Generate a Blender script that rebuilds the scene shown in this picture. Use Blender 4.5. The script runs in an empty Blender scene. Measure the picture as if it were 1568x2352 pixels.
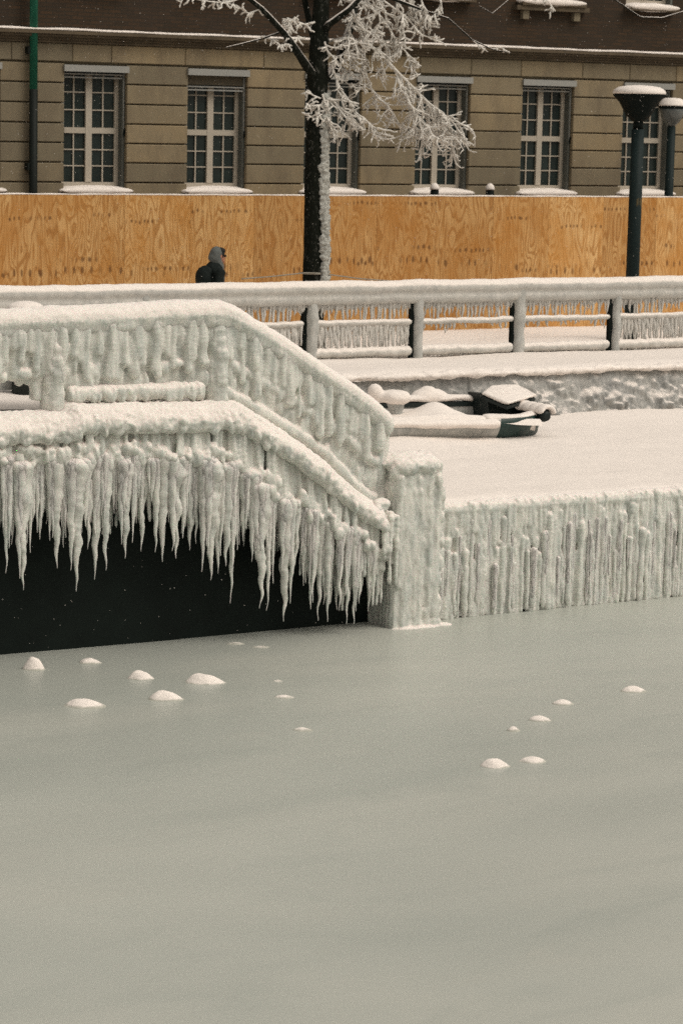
import bpy, bmesh, math, random
import numpy as np
from math import sin, cos, tan, atan, radians, pi, sqrt
from mathutils import Vector, Matrix, noise

# ---------------------------------------------------------------- camera, sky, sun, exposure
SC = bpy.context.scene
COL = SC.collection
F, CAM_H = 6000.0, 5.2                     # focal length in px of a 1568 px wide picture; camera height above the ice
YAW, PITCH, ROLL = radians(31.0), atan(900 / 6000.0), 0.0215
FW = Vector((sin(YAW) * cos(PITCH), cos(YAW) * cos(PITCH), -sin(PITCH)))
RT0 = Vector((cos(YAW), -sin(YAW), 0)); UP0 = RT0.cross(FW)
RT = RT0 * cos(ROLL) + UP0 * sin(ROLL); UP = UP0 * cos(ROLL) - RT0 * sin(ROLL)
CAM = Vector((0, 0, CAM_H))
cd = bpy.data.cameras.new('camera'); cam = bpy.data.objects.new('camera', cd); COL.objects.link(cam)
cd.sensor_fit = 'HORIZONTAL'; cd.sensor_width = 36.0; cd.lens = F / 1568 * 36.0
cd.clip_start = 0.5; cd.clip_end = 2000
cd.dof.use_dof = True; cd.dof.focus_distance = 27.0; cd.dof.aperture_fstop = 6.0
cam.matrix_world = Matrix(((RT.x, UP.x, -FW.x, CAM.x), (RT.y, UP.y, -FW.y, CAM.y), (RT.z, UP.z, -FW.z, CAM.z), (0, 0, 0, 1)))
SC.camera = cam

SUN_EL, SUN_AZ = radians(52), radians(145)   # azimuth from +Y (north), clockwise: behind the camera
world = bpy.data.worlds.new('World'); SC.world = world; world.use_nodes = True
wn = world.node_tree.nodes; wl = world.node_tree.links
bg = wn['Background']; bg.inputs['Strength'].default_value = 0.115
sky = wn.new('ShaderNodeTexSky'); sky.sky_type = 'NISHITA'; sky.sun_disc = False
sky.sun_elevation = SUN_EL; sky.sun_rotation = SUN_AZ; sky.dust_density = 4.0; sky.air_density = 1.5
hs = wn.new('ShaderNodeHueSaturation'); hs.inputs['Saturation'].default_value = 0.12    # snow cloud: the sky has almost no colour
tn = wn.new('ShaderNodeMixRGB'); tn.blend_type = 'MULTIPLY'; tn.inputs[0].default_value = 1; tn.inputs[2].default_value = (1.0, 0.935, 0.84, 1)
wl.new(sky.outputs[0], hs.inputs['Color']); wl.new(hs.outputs[0], tn.inputs[1]); 
tc_ = wn.new('ShaderNodeTexCoord'); sz_ = wn.new('ShaderNodeSeparateXYZ'); mr_ = wn.new('ShaderNodeMapRange')      # an overcast sky is brightest overhead
wl.new(tc_.outputs['Generated'], sz_.inputs[0]); wl.new(sz_.outputs['Z'], mr_.inputs[0])
mr_.inputs[1].default_value = 0; mr_.inputs[2].default_value = 1; mr_.inputs[3].default_value = .62; mr_.inputs[4].default_value = 1.5
ov = wn.new('ShaderNodeMixRGB'); ov.blend_type = 'MULTIPLY'; ov.inputs[0].default_value = 1
wl.new(tn.outputs[0], ov.inputs[1]); wl.new(mr_.outputs[0], ov.inputs[2]); wl.new(ov.outputs[0], bg.inputs['Color'])
sd = bpy.data.lights.new('sun', 'SUN'); sd.energy = 0.9; sd.angle = radians(28); sd.color = (1, 0.93, 0.85)
sun = bpy.data.objects.new('sun', sd); COL.objects.link(sun)
sdir = Vector((sin(SUN_AZ) * cos(SUN_EL), cos(SUN_AZ) * cos(SUN_EL), sin(SUN_EL)))
sun.rotation_euler = sdir.to_track_quat('Z', 'Y').to_euler(); sun.location = (0, 0, 60)
SC.view_settings.view_transform = 'Standard'; SC.view_settings.look = 'None'
SC.view_settings.exposure = -0.12; SC.view_settings.gamma = 1.0
SC.cycles.use_denoising = False; SC.cycles.max_bounces = 6; SC.cycles.diffuse_bounces = 4

# ---------------------------------------------------------------- helpers
RND = random.Random(7)
def ray(x, y): return FW + RT * ((x - 784) / F) - UP * ((y - 1176) / F)
def at(x, y, Y):                            # the point of the plane Y = const seen at pixel x, y of the 1568 px picture
    d = ray(x, y); return CAM + d * (Y / d.y)
def at_z(x, y, Z):
    d = ray(x, y); return CAM + d * ((Z - CAM_H) / d.z)
def curve(pts, Y):                          # height of a traced line on the plane Y as a function of X
    q = [at(x, y, Y) for x, y in pts]; xs = [p.x for p in q]; zs = [p.z for p in q]
    return lambda X: float(np.interp(X, xs, zs))
def tag(o, label=None, cat=None, group=None, kind=None):
    if label: o['label'] = label
    if cat: o['category'] = cat
    if group: o['group'] = group
    if kind: o['kind'] = kind
    return o
def empty(name, loc, label, cat, group=None):
    o = bpy.data.objects.new(name, None); COL.objects.link(o); o.location = loc; o.empty_display_size = .2
    return tag(o, label, cat, group)
def link(name, me, mat, parent=None):
    o = bpy.data.objects.new(name, me); COL.objects.link(o)
    if mat is not None:
        for m in (mat if isinstance(mat, (list, tuple)) else [mat]): me.materials.append(m)
    if parent is not None:
        o.parent = parent
        if parent.type == 'EMPTY': o.matrix_parent_inverse = Matrix.Translation(parent.location).inverted()
    return o
def copy_tree(o, parent=None, inv=None):
    c = o.copy(); COL.objects.link(c)
    if parent is not None: c.parent = parent; c.matrix_parent_inverse = o.matrix_parent_inverse.copy()
    for ch in list(o.children): copy_tree(ch, c)
    return c

class MB:                                    # collects shapes and links them as ONE mesh object
    def __init__(s): s.v = []; s.f = []; s.m = []
    def add(s, vs, fs, mi=0):
        b = len(s.v); s.v += [tuple(v) for v in vs]; s.f += [[b + i for i in f] for f in fs]; s.m += [mi] * len(fs); return s
    def box(s, a, b, mi=0, bev=0.0):
        x0, y0, z0 = [min(a[i], b[i]) for i in range(3)]; x1, y1, z1 = [max(a[i], b[i]) for i in range(3)]
        if bev <= 0:
            return s.add([(x0, y0, z0), (x1, y0, z0), (x1, y1, z0), (x0, y1, z0), (x0, y0, z1), (x1, y0, z1), (x1, y1, z1), (x0, y1, z1)],
                  [(0, 3, 2, 1), (4, 5, 6, 7), (0, 1, 5, 4), (1, 2, 6, 5), (2, 3, 7, 6), (3, 0, 4, 7)], mi)
        # bevelled front (-Y) edges only: good for ashlar blocks
        c = bev
        return s.add([(x0, y1, z0), (x1, y1, z0), (x1, y1, z1), (x0, y1, z1), (x0, y0 + c, z0), (x1, y0 + c, z0), (x1, y0 + c, z1), (x0, y0 + c, z1),
                (x0 + c, y0, z0 + c), (x1 - c, y0, z0 + c), (x1 - c, y0, z1 - c), (x0 + c, y0, z1 - c)],
              [(0, 3, 2, 1), (0, 1, 5, 4), (1, 2, 6, 5), (2, 3, 7, 6), (3, 0, 4, 7), (4, 5, 9, 8), (5, 6, 10, 9), (6, 7, 11, 10), (7, 4, 8, 11), (8, 9, 10, 11)], mi)
    def tube(s, pts, rads, seg=6, mi=0, cap=True):
        pts = [Vector(p) for p in pts]; n = len(pts); rings = []; u = None
        for i in range(n):
            t = (pts[min(i + 1, n - 1)] - pts[max(i - 1, 0)])
            t = t.normalized() if t.length > 1e-9 else Vector((0, 0, 1))
            if u is None: u = t.orthogonal().normalized()
            else:
                u = u - t * u.dot(t); u = u.normalized() if u.length > 1e-6 else t.orthogonal().normalized()
            w = t.cross(u); r = rads[i] if hasattr(rads, '__len__') else rads
            rings.append([pts[i] + (u * cos(2 * pi * k / seg) + w * sin(2 * pi * k / seg)) * r for k in range(seg)])
        vs = [p for ring in rings for p in ring]; fs = []
        for i in range(n - 1):
            for k in range(seg):
                k2 = (k + 1) % seg; fs.append((i * seg + k, i * seg + k2, (i + 1) * seg + k2, (i + 1) * seg + k))
        if cap: fs.append(tuple(range(seg))[::-1]); fs.append(tuple((n - 1) * seg + k for k in range(seg)))
        return s.add(vs, fs, mi)
    def lathe(s, prof, c, seg=24, mi=0, ax=None):     # prof: (radius, height) from bottom to top
        vs = []; fs = []
        for r, h in prof:
            for k in range(seg): vs.append((c[0] + r * cos(2 * pi * k / seg), c[1] + r * sin(2 * pi * k / seg), c[2] + h))
        for i in range(len(prof) - 1):
            for k in range(seg):
                k2 = (k + 1) % seg; fs.append((i * seg + k, i * seg + k2, (i + 1) * seg + k2, (i + 1) * seg + k))
        fs.append(tuple(range(seg))[::-1]); fs.append(tuple((len(prof) - 1) * seg + k for k in range(seg)))
        return s.add(vs, fs, mi)
    def prism(s, poly, y0, y1, mi=0):        # polygon in X,Z (counter-clockwise seen from -Y) extruded along Y
        n = len(poly)
        vs = [(x, y0, z) for x, z in poly] + [(x, y1, z) for x, z in poly]
        fs = [tuple(range(n)), tuple(range(2 * n - 1, n - 1, -1))] + [(i, n + i, n + (i + 1) % n, (i + 1) % n) for i in range(n)]
        return s.add(vs, fs, mi)
    def ell(s, c, r, rot=None):              # rough ellipsoid, for fusing
        vs = [Vector((v[0] * r[0], v[1] * r[1], v[2] * r[2])) for v in ICO_V]
        if rot is not None: vs = [rot @ v for v in vs]
        return s.add([(v.x + c[0], v.y + c[1], v.z + c[2]) for v in vs], ICO_F)
    def cone_chain(s, a, b, ra, rb, step=None):       # overlapping balls from a to b, for fusing
        a, b = Vector(a), Vector(b); L = (b - a).length; st = step or max(min(ra, rb) * .5, .02); n = max(2, int(L / st) + 1)
        for i in range(n):
            t = i / (n - 1); r = ra + (rb - ra) * t; s.ell(a.lerp(b, t), (r, r, r))
        return s
    def mesh(s, name, smooth=False):
        me = bpy.data.meshes.new(name); me.from_pydata(s.v, [], s.f)
        me.polygons.foreach_set('material_index', s.m)
        if smooth: me.polygons.foreach_set('use_smooth', [True] * len(me.polygons))
        me.update(); return me
    def build(s, name, mat, parent=None, smooth=False):
        me = s.mesh(name, smooth); return link(name, me, mat, parent)
_b = bmesh.new(); bmesh.ops.create_icosphere(_b, subdivisions=2, radius=1.0)
ICO_V = [tuple(v.co) for v in _b.verts]; ICO_F = [tuple(v.index for v in f.verts) for f in _b.faces]; _b.free()

def fuse(mb, name, mat, parent=None, voxel=.015, smooth=3, disp=()):   # melt overlapping shapes into one skin
    me = mb.mesh(name); o = link(name, me, mat, parent)
    m = o.modifiers.new('r', 'REMESH'); m.mode = 'VOXEL'; m.voxel_size = voxel; m.use_smooth_shade = True
    if smooth: m = o.modifiers.new('s', 'SMOOTH'); m.iterations = smooth; m.factor = .5
    bpy.context.view_layer.update()
    ev = o.evaluated_get(bpy.context.evaluated_depsgraph_get())
    new = bpy.data.meshes.new_from_object(ev); o.modifiers.clear(); o.data = new; bpy.data.meshes.remove(me); new.name = name
    if disp:
        nv = len(new.vertices); co = np.empty(nv * 3); no = np.empty(nv * 3)
        new.vertices.foreach_get('co', co); new.vertex_normals.foreach_get('vector', no)
        co = co.reshape(-1, 3); no = no.reshape(-1, 3)
        d = np.zeros(nv)
        for sx, sy, sz, amp in disp:
            d += amp * np.array([noise.noise((p[0] * sx, p[1] * sy, p[2] * sz)) for p in co])
        co += no * d[:, None]; new.vertices.foreach_set('co', co.ravel())
    new.polygons.foreach_set('use_smooth', [True] * len(new.polygons)); new.update()
    new.materials.clear()
    for q in (mat if isinstance(mat, (list, tuple)) else [mat]): new.materials.append(q)
    return o
def grid(name, xs, ys, fz, mat, parent=None, smooth=True, fy=None):
    nx, ny = len(xs), len(ys); vs = [(x, y, fz(x, y)) for y in ys for x in xs]
    fs = [(j * nx + i, j * nx + i + 1, (j + 1) * nx + i + 1, (j + 1) * nx + i) for j in range(ny - 1) for i in range(nx - 1)]
    m = MB(); m.add(vs, fs); return m.build(name, mat, parent, smooth)
def fbm(x, y, z=0.0, o=3):
    a, s = 1.0, 0.0
    for i in range(o): s += a * noise.noise((x * 2 ** i, y * 2 ** i, z * 2 ** i + i * 7.3)); a *= .5
    return s

# ---------------------------------------------------------------- materials
def N(nt, typ, **kw):
    n = nt.nodes.new(typ)
    for k, v in kw.items():
        if k in n.inputs: n.inputs[k].default_value = v
        else: setattr(n, k, v)
    return n
def new_mat(name, base=(.5, .5, .5), rough=.8, spec=.3):
    m = bpy.data.materials.new(name); m.use_nodes = True; nt = m.node_tree; p = nt.nodes['Principled BSDF']
    p.inputs['Base Color'].default_value = (*base, 1); p.inputs['Roughness'].default_value = rough; p.inputs['Specular IOR Level'].default_value = spec
    return m, nt, p
def math_(nt, op, a, b=None, c=None, clamp=False):
    n = nt.nodes.new('ShaderNodeMath'); n.operation = op; n.use_clamp = clamp
    for i, v in enumerate((a, b, c)):
        if v is None: continue
        if isinstance(v, (int, float)): n.inputs[i].default_value = v
        else: nt.links.new(v, n.inputs[i])
    return n.outputs[0]
def mixc(nt, fac, a, b, mode='MIX'):
    n = nt.nodes.new('ShaderNodeMixRGB'); n.blend_type = mode
    for i, v in enumerate((fac, a, b)):
        if isinstance(v, (int, float)): n.inputs[i].default_value = v
        elif isinstance(v, tuple): n.inputs[i].default_value = (*v[:3], 1)
        else: nt.links.new(v, n.inputs[i])
    return n.outputs[0]
def coords(nt, scale=(1, 1, 1), src='Object', loc=(0, 0, 0)):
    t = nt.nodes.new('ShaderNodeTexCoord'); mp = nt.nodes.new('ShaderNodeMapping'); mp.inputs['Scale'].default_value = scale; mp.inputs['Location'].default_value = loc
    nt.links.new(t.outputs[src], mp.inputs['Vector']); return mp.outputs[0]
def noise_tex(nt, vec, scale, detail=4, rough=.55, dist=0.0):
    n = N(nt, 'ShaderNodeTexNoise', Scale=scale, Detail=detail, Roughness=rough, Distortion=dist); nt.links.new(vec, n.inputs['Vector']); return n.outputs[0]
def ramp(nt, fac, stops):
    n = nt.nodes.new('ShaderNodeValToRGB'); e = n.color_ramp.elements
    while len(e) < len(stops): e.new(.5)
    for i, (p, c) in enumerate(stops):
        e[i].position = p; e[i].color = (*c, 1) if isinstance(c, tuple) else (c, c, c, 1)
    nt.links.new(fac, n.inputs[0]); return n.outputs[0]
def bump(nt, p, h, strength=.4, dist=.02):
    b = N(nt, 'ShaderNodeBump', Strength=strength, Distance=dist); nt.links.new(h, b.inputs['Height']); nt.links.new(b.outputs[0], p.inputs['Normal'])
def up_facing(nt, lo, hi, amp=.25, scale=14.0):      # 0..1 where a face looks up: that is where snow lies
    g = nt.nodes.new('ShaderNodeNewGeometry'); sx = nt.nodes.new('ShaderNodeSeparateXYZ'); nt.links.new(g.outputs['Normal'], sx.inputs[0])
    nz = noise_tex(nt, coords(nt), scale, 3)
    v = math_(nt, 'ADD', sx.outputs['Z'], math_(nt, 'MULTIPLY', math_(nt, 'SUBTRACT', nz, .5), amp))
    return N2(nt, v, lo, hi)
def N2(nt, v, lo, hi):
    n = nt.nodes.new('ShaderNodeMapRange'); n.interpolation_type = 'SMOOTHSTEP'
    n.inputs[1].default_value = lo; n.inputs[2].default_value = hi; nt.links.new(v, n.inputs[0]); return n.outputs[0]

SNOW = (.84, .775, .72)
def snow_mat(name='snow', base=SNOW, bs=.35, sc=30):
    m, nt, p = new_mat(name, base, .9, .15)
    c = coords(nt); n1 = noise_tex(nt, c, sc, 6, .65); n2 = noise_tex(nt, c, 2.2, 3)
    n4 = noise_tex(nt, c, 90, 3, .7)
    col = mixc(nt, n2, tuple(b * .94 for b in base), base)
    nt.links.new(mixc(nt, ramp(nt, n4, [(.3, .07), (.6, 0.0)]), col, tuple(b * .6 for b in base)), p.inputs['Base Color'])
    bump(nt, p, n1, bs, .02); return m
def ice_mat(name, ice=(.75, .745, .685), dark=(.53, .56, .525), lo=.10, hi=.75, sss=.5, rough=.5, sc=11.0, bs=.45):
    m, nt, p = new_mat(name, ice, rough, .22)
    c = coords(nt); n1 = noise_tex(nt, coords(nt, (1, 1, .3)), sc, 6, .62); n3 = noise_tex(nt, c, 85, 3, .7); n2 = noise_tex(nt, c, 2.0, 3)
    col = mixc(nt, ramp(nt, n1, [(.36, 0.0), (.62, 1.0)]), dark, ice)
    col = mixc(nt, ramp(nt, n2, [(.35, 0.0), (.75, .35)]), col, (.56, .545, .49))
    s = up_facing(nt, lo, hi)
    col = mixc(nt, s, col, SNOW)
    nt.links.new(mixc(nt, ramp(nt, n3, [(.3, .22), (.65, 0.0)]), col, (.33, .335, .31)), p.inputs['Base Color'])
    nt.links.new(math_(nt, 'ADD', rough, math_(nt, 'MULTIPLY', s, .5)), p.inputs['Roughness'])
    p.inputs['Subsurface Weight'].default_value = sss; p.inputs['Subsurface Radius'].default_value = (.8, 1.0, .9); p.inputs['Subsurface Scale'].default_value = .05
    bump(nt, p, math_(nt, 'ADD', n1, math_(nt, 'MULTIPLY', n3, .5)), bs, .02); return m
def snowy(name, base, rough=.6, lo=.5, hi=.75, spec=.3, var=.25, sc=8.0):     # any material with snow lying on its upward faces
    m, nt, p = new_mat(name, base, rough, spec)
    n = noise_tex(nt, coords(nt), sc, 4)
    col = mixc(nt, n, tuple(b * (1 - var) for b in base), tuple(min(1, b * (1 + var)) for b in base))
    nt.links.new(mixc(nt, up_facing(nt, lo, hi), col, SNOW), p.inputs['Base Color'])
    bump(nt, p, noise_tex(nt, coords(nt), sc * 4, 4), .3, .01); return m
M = {}
M['snow'] = snow_mat()
M['ice'] = ice_mat('ice')
M['icicle'] = ice_mat('icicle_ice', (.75, .74, .685), (.54, .565, .53), .35, .9, .5, .45, 14.0, .45)
M['grey_ice'] = ice_mat('grey_ice', (.46, .46, .44), (.33, .34, .325), .5, .85, .08, .55, 11.0, .4)
M['cap_ice'] = ice_mat('snowy_ice', lo=-.15, hi=.55, sc=12)
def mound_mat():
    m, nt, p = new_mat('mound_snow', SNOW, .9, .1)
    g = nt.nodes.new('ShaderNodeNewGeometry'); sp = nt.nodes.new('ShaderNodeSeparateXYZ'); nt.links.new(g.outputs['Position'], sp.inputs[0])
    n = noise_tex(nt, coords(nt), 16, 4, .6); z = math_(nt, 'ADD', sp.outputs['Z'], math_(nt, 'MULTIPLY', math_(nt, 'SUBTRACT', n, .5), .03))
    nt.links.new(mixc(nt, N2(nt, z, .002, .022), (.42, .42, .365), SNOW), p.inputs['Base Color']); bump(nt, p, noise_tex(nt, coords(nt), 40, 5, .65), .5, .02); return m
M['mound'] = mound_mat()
M['grey_rime'] = snow_mat('grey_rime', (.43, .43, .395), .9, 50)
M['rime'] = snow_mat('rime', (.74, .71, .655), .8, 60)

def frozen_water():
    m, nt, p = new_mat('frozen_water', (.36, .35, .30), .34, .38)
    c = coords(nt); big = noise_tex(nt, coords(nt, (.16, .34, 1)), 1.0, 4, .5, .6); mid = noise_tex(nt, coords(nt, (.5, 1.2, 1)), 1.2, 4, .55, .5)
    col = mixc(nt, ramp(nt, big, [(.36, 0.0), (.62, 1.0)]), (.38, .40, .362), (.448, .457, .41))
    col = mixc(nt, ramp(nt, mid, [(.30, .45), (.47, 0.0)]), col, (.345, .37, .335))
    col = mixc(nt, ramp(nt, mid, [(.62, 0.0), (.8, .4)]), col, (.475, .465, .41))
    g = noise_tex(nt, c, 75, 3, .7)
    col = mixc(nt, ramp(nt, g, [(.3, .20), (.5, 0.0)]), col, (.22, .22, .19)); col = mixc(nt, ramp(nt, g, [(.5, 0.0), (.7, .2)]), col, (.55, .52, .46))
    nt.links.new(col, p.inputs['Base Color'])
    bump(nt, p, math_(nt, 'ADD', noise_tex(nt, c, 45, 4, .6), math_(nt, 'MULTIPLY', mid, 2.0)), .12, .02); return m
M['water'] = frozen_water()

def plywood():
    m, nt, p = new_mat('pine_plywood', (.6, .36, .14), .7, .25)
    tc = nt.nodes.new('ShaderNodeTexCoord'); sep = nt.nodes.new('ShaderNodeSeparateXYZ'); nt.links.new(tc.outputs['Object'], sep.inputs[0])
    X, Z = sep.outputs['X'], sep.outputs['Z']
    oi = nt.nodes.new('ShaderNodeObjectInfo'); R = oi.outputs['Random']
    seed = math_(nt, 'MULTIPLY', R, 57.0)
    def vec(x, y, z):
        v = nt.nodes.new('ShaderNodeCombineXYZ')
        for i, q in enumerate((x, y, z)):
            if isinstance(q, (int, float)): v.inputs[i].default_value = q
            else: nt.links.new(q, v.inputs[i])
        return v.outputs[0]
    # contour lines of a tall stretched noise: the arches of rotary-cut veneer
    base = noise_tex(nt, vec(math_(nt, 'MULTIPLY', X, 4.6), seed, math_(nt, 'MULTIPLY', Z, 1.05)), 1.0, 1.6, .42, .35)
    fine = noise_tex(nt, vec(math_(nt, 'MULTIPLY', X, 45.0), seed, math_(nt, 'MULTIPLY', Z, 1.5)), 1.0, 3, .6)
    k = math_(nt, 'FRACT', math_(nt, 'MULTIPLY', base, 11.0))
    line = ramp(nt, k, [(0.0, .15), (.45, .25), (.74, 1.0), (.92, .9), (1.0, .1)])
    col = mixc(nt, line, (.74, .49, .225), (.42, .21, .065))
    col = mixc(nt, ramp(nt, fine, [(.35, .8), (.55, 0.0)]), col, (.50, .26, .08))
    blot = noise_tex(nt, vec(math_(nt, 'MULTIPLY', X, 2.0), seed, math_(nt, 'MULTIPLY', Z, 1.2)), 1.0, 3)
    col = mixc(nt, ramp(nt, blot, [(.42, 0.0), (.70, .75)]), col, (.50, .23, .05))
    # rows of knots that repeat round the log
    def knots(zr, per, w, h, off):
        row = math_(nt, 'ADD', zr, math_(nt, 'MULTIPLY', math_(nt, 'SUBTRACT', noise_tex(nt, vec(math_(nt, 'MULTIPLY', X, 6.0), seed, off), 1.0, 1), .5), .10))
        xx = math_(nt, 'SUBTRACT', math_(nt, 'FRACT', math_(nt, 'ADD', math_(nt, 'MULTIPLY', math_(nt, 'ADD', X, math_(nt, 'MULTIPLY', noise_tex(nt, vec(math_(nt, 'MULTIPLY', X, 3.0), off, seed), 1.0, 1), .25)), 1 / per), seed)), .5)
        dx = math_(nt, 'DIVIDE', math_(nt, 'MULTIPLY', xx, per), w); dz = math_(nt, 'DIVIDE', math_(nt, 'SUBTRACT', Z, row), h)
        d = math_(nt, 'SQRT', math_(nt, 'ADD', math_(nt, 'MULTIPLY', dx, dx), math_(nt, 'MULTIPLY', dz, dz)))
        gate = N2(nt, noise_tex(nt, vec(math_(nt, 'MULTIPLY', X, 1.7), math_(nt, 'ADD', seed, off), 0.0), 1.0, 1), .44, .56)
        return math_(nt, 'MULTIPLY', ramp(nt, d, [(.45, 1.0), (1.0, 0.0)]), gate)
    a = math_(nt, 'FRACT', math_(nt, 'MULTIPLY', R, 7.31)); b = math_(nt, 'FRACT', math_(nt, 'MULTIPLY', R, 13.7))
    k1 = knots(math_(nt, 'ADD', 1.05, math_(nt, 'MULTIPLY', a, .5)), .105, .034, .052, 1.3)
    k2 = knots(math_(nt, 'ADD', 1.75, math_(nt, 'MULTIPLY', b, .55)), .09, .028, .040, 4.1)
    k3 = knots(math_(nt, 'ADD', 1.0, math_(nt, 'MULTIPLY', b, .3)), .16, .034, .08, 8.8)
    kk = math_(nt, 'MAXIMUM', k1, math_(nt, 'MAXIMUM', k2, k3))
    col = mixc(nt, math_(nt, 'MULTIPLY', kk, .72), col, (.12, .05, .015))
    tone = ramp(nt, R, [(0.0, (1.0, 1.0, 1.0)), (.5, (.88, .84, .78)), (1.0, (.74, .68, .60))])
    nt.links.new(mixc(nt, 1.0, col, tone, 'MULTIPLY'), p.inputs['Base Color'])
    bump(nt, p, fine, .15, .004); return m
M['plywood'] = plywood()

def sandstone():
    m, nt, p = new_mat('sandstone', (.27, .2, .125), .9, .2)
    at_ = nt.nodes.new('ShaderNodeAttribute'); at_.attribute_name = 'tone'
    c = coords(nt); n1 = noise_tex(nt, c, 1.1, 5, .6); n2 = noise_tex(nt, c, 40, 4, .6); n3 = noise_tex(nt, coords(nt, (1, 1, .35)), 3.0, 5, .65)
    col = mixc(nt, at_.outputs['Fac'], (.185, .162, .112), (.33, .255, .15))
    col = mixc(nt, ramp(nt, n1, [(.35, 0.0), (.7, .6)]), col, (.26, .22, .15))
    col = mixc(nt, ramp(nt, n3, [(.3, .55), (.55, 0.0)]), col, (.13, .105, .075))
    col = mixc(nt, math_(nt, 'MULTIPLY', n2, .35), col, (.12, .09, .06))
    nt.links.new(col, p.inputs['Base Color']); bump(nt, p, n2, .35, .01); return m
M['stone'] = sandstone()
def bricks():
    m, nt, p = new_mat('dark_brick', (.05, .028, .02), .9, .2)
    tc = nt.nodes.new('ShaderNodeTexCoord'); sp = nt.nodes.new('ShaderNodeSeparateXYZ'); nt.links.new(tc.outputs['Object'], sp.inputs[0])
    cb = nt.nodes.new('ShaderNodeCombineXYZ'); nt.links.new(sp.outputs['X'], cb.inputs[0]); nt.links.new(sp.outputs['Z'], cb.inputs[1])
    b = nt.nodes.new('ShaderNodeTexBrick'); nt.links.new(cb.outputs[0], b.inputs['Vector'])
    b.inputs['Scale'].default_value = 1; b.inputs['Brick Width'].default_value = .24; b.inputs['Row Height'].default_value = .067; b.inputs['Mortar Size'].default_value = .009
    b.inputs['Color1'].default_value = (.056, .034, .019, 1); b.inputs['Color2'].default_value = (.036, .025, .016, 1); b.inputs['Mortar'].default_value = (.030, .025, .018, 1)
    n = noise_tex(nt, tc.outputs['Object'], 1.5, 4)
    nt.links.new(mixc(nt, ramp(nt, n, [(.4, 0.0), (.7, .5)]), b.outputs['Color'], (.04, .03, .023)), p.inputs['Base Color'])
    bump(nt, p, b.outputs['Fac'], -.4, .01); return m
M['brick'] = bricks()
def simple(name, base, rough=.6, spec=.3, var=.15, sc=12.0, bs=.15):
    m, nt, p = new_mat(name, base, rough, spec); n = noise_tex(nt, coords(nt), sc, 4)
    nt.links.new(mixc(nt, n, tuple(b * (1 - var) for b in base), tuple(min(1, b * (1 + var)) for b in base)), p.inputs['Base Color'])
    bump(nt, p, n, bs, .01); return m
M['cornice'] = simple('weathered_cornice', (.10, .078, .052), .9, .2, .5, 5.0, .4)
M['frame'] = simple('cream_paint', (.44, .395, .325), .6, .3, .12, 20)
M['blind'] = simple('grey_box', (.30, .30, .28), .7, .2, .08, 15)
M['recess'] = simple('brown_recess', (.10, .085, .06), .8, .2, .2, 10)
M['reveal'] = simple('teal_grey_reveal', (.12, .125, .11), .8, .2, .2, 10)
M['glass'] = simple('dark_glass', (.013, .022, .020), .2, .4, .7, 2.2, .02)
M['copper'] = simple('green_pipe_paint', (.008, .10, .06), .6, .25, .3, 6)
M['black_pipe'] = simple('black_pipe', (.009, .012, .010), .6, .15, .2, 8)
M['lamp_post'] = simple('lamp_post_paint', (.010, .019, .019), .6, .15, .3, 10)
M['lamp_head'] = simple('lamp_head_black', (.005, .008, .007), .7, .08, .2, 8)
M['lamp_glass'] = simple('frosted_bowl', (.11, .12, .115), .3, .5, .2, 4)
M['bark'] = snowy('dark_bark', (.010, .0115, .0085), .95, .30, .62, .05, .5, 30)
_nt = M['bark'].node_tree; _p = _nt.nodes['Principled BSDF']; _src = _p.inputs['Base Color'].links[0].from_socket
_nt.links.new(mixc(_nt, ramp(_nt, noise_tex(_nt, coords(_nt, (1, 1, .5)), 22, 4, .65), [(.56, 0.0), (.72, .6)]), _src, (.13, .13, .115)), _p.inputs['Base Color'])
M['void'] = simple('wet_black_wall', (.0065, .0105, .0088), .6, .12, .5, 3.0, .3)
M['dark_wood'] = snowy('dark_wet_wood', (.018, .024, .021), .7, .6, .8)
M['concrete'] = snowy('concrete', (.16, .165, .15), .9, .6, .8)
M['hull'] = simple('dark_green_hull', (.012, .034, .03), .45, .35, .6, 14, .3)
M['hull_iced'] = ice_mat('iced_hull', (.40, .395, .375), (.24, .25, .24), .4, .7, 0.0, .6, 14, .4)
M['dark_hood'] = simple('dark_hood', (.006, .012, .011), .5, .3, .3, 8)

# ---------------------------------------------------------------- the setting
def frange(a, b, s):
    n = int(round((b - a) / s)); return [a + (b - a) * i / n for i in range(n + 1)]
YF = 22.95                                     # the face of the quay at the ice
# frozen canal: one sheet, finely divided where the camera looks
wx = [-300, -80, -20] + frange(2, 32, .25) + [60, 120, 300]; wy = [-200, -60, 0] + frange(6, 23.0, .2) + [24, 29.6]
grid('water', wx, wy, lambda x, y: .012 * fbm(x * .5, y * .9, 0, 3) if 2 < x < 32 and y > 6 else 0.0, M['water'])
tag(bpy.data.objects['water'], kind='structure')
def ground_z(x, y):
    prof = float(np.interp(y, [29.31, 29.34, 29.40, 29.6, 30.2, 32.2, 33.2, 34.5, 37.5, 38.6, 39.3, 400], [1.80, 1.85, 1.88, 1.91, 1.86, 1.76, 1.71, 1.60, 1.53, 1.57, 1.52, 1.50]))
    if y < 60 and 0 < x < 60: prof += .035 * fbm(x * .45, y * .8, 3) + .012 * fbm(x * 2.2, y * 2.2, 5, 2)
    return prof
gx = [-400, -120, -30] + frange(4, 44, .25) + [80, 160, 400]; gy = [29.31, 29.32, 29.34, 29.36, 29.40, 29.48, 29.6, 29.9] + frange(30.3, 40, .25) + [44, 60, 120, 400]
tag(grid('ground', gx, gy, ground_z, M['snow']), kind='structure')

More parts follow.
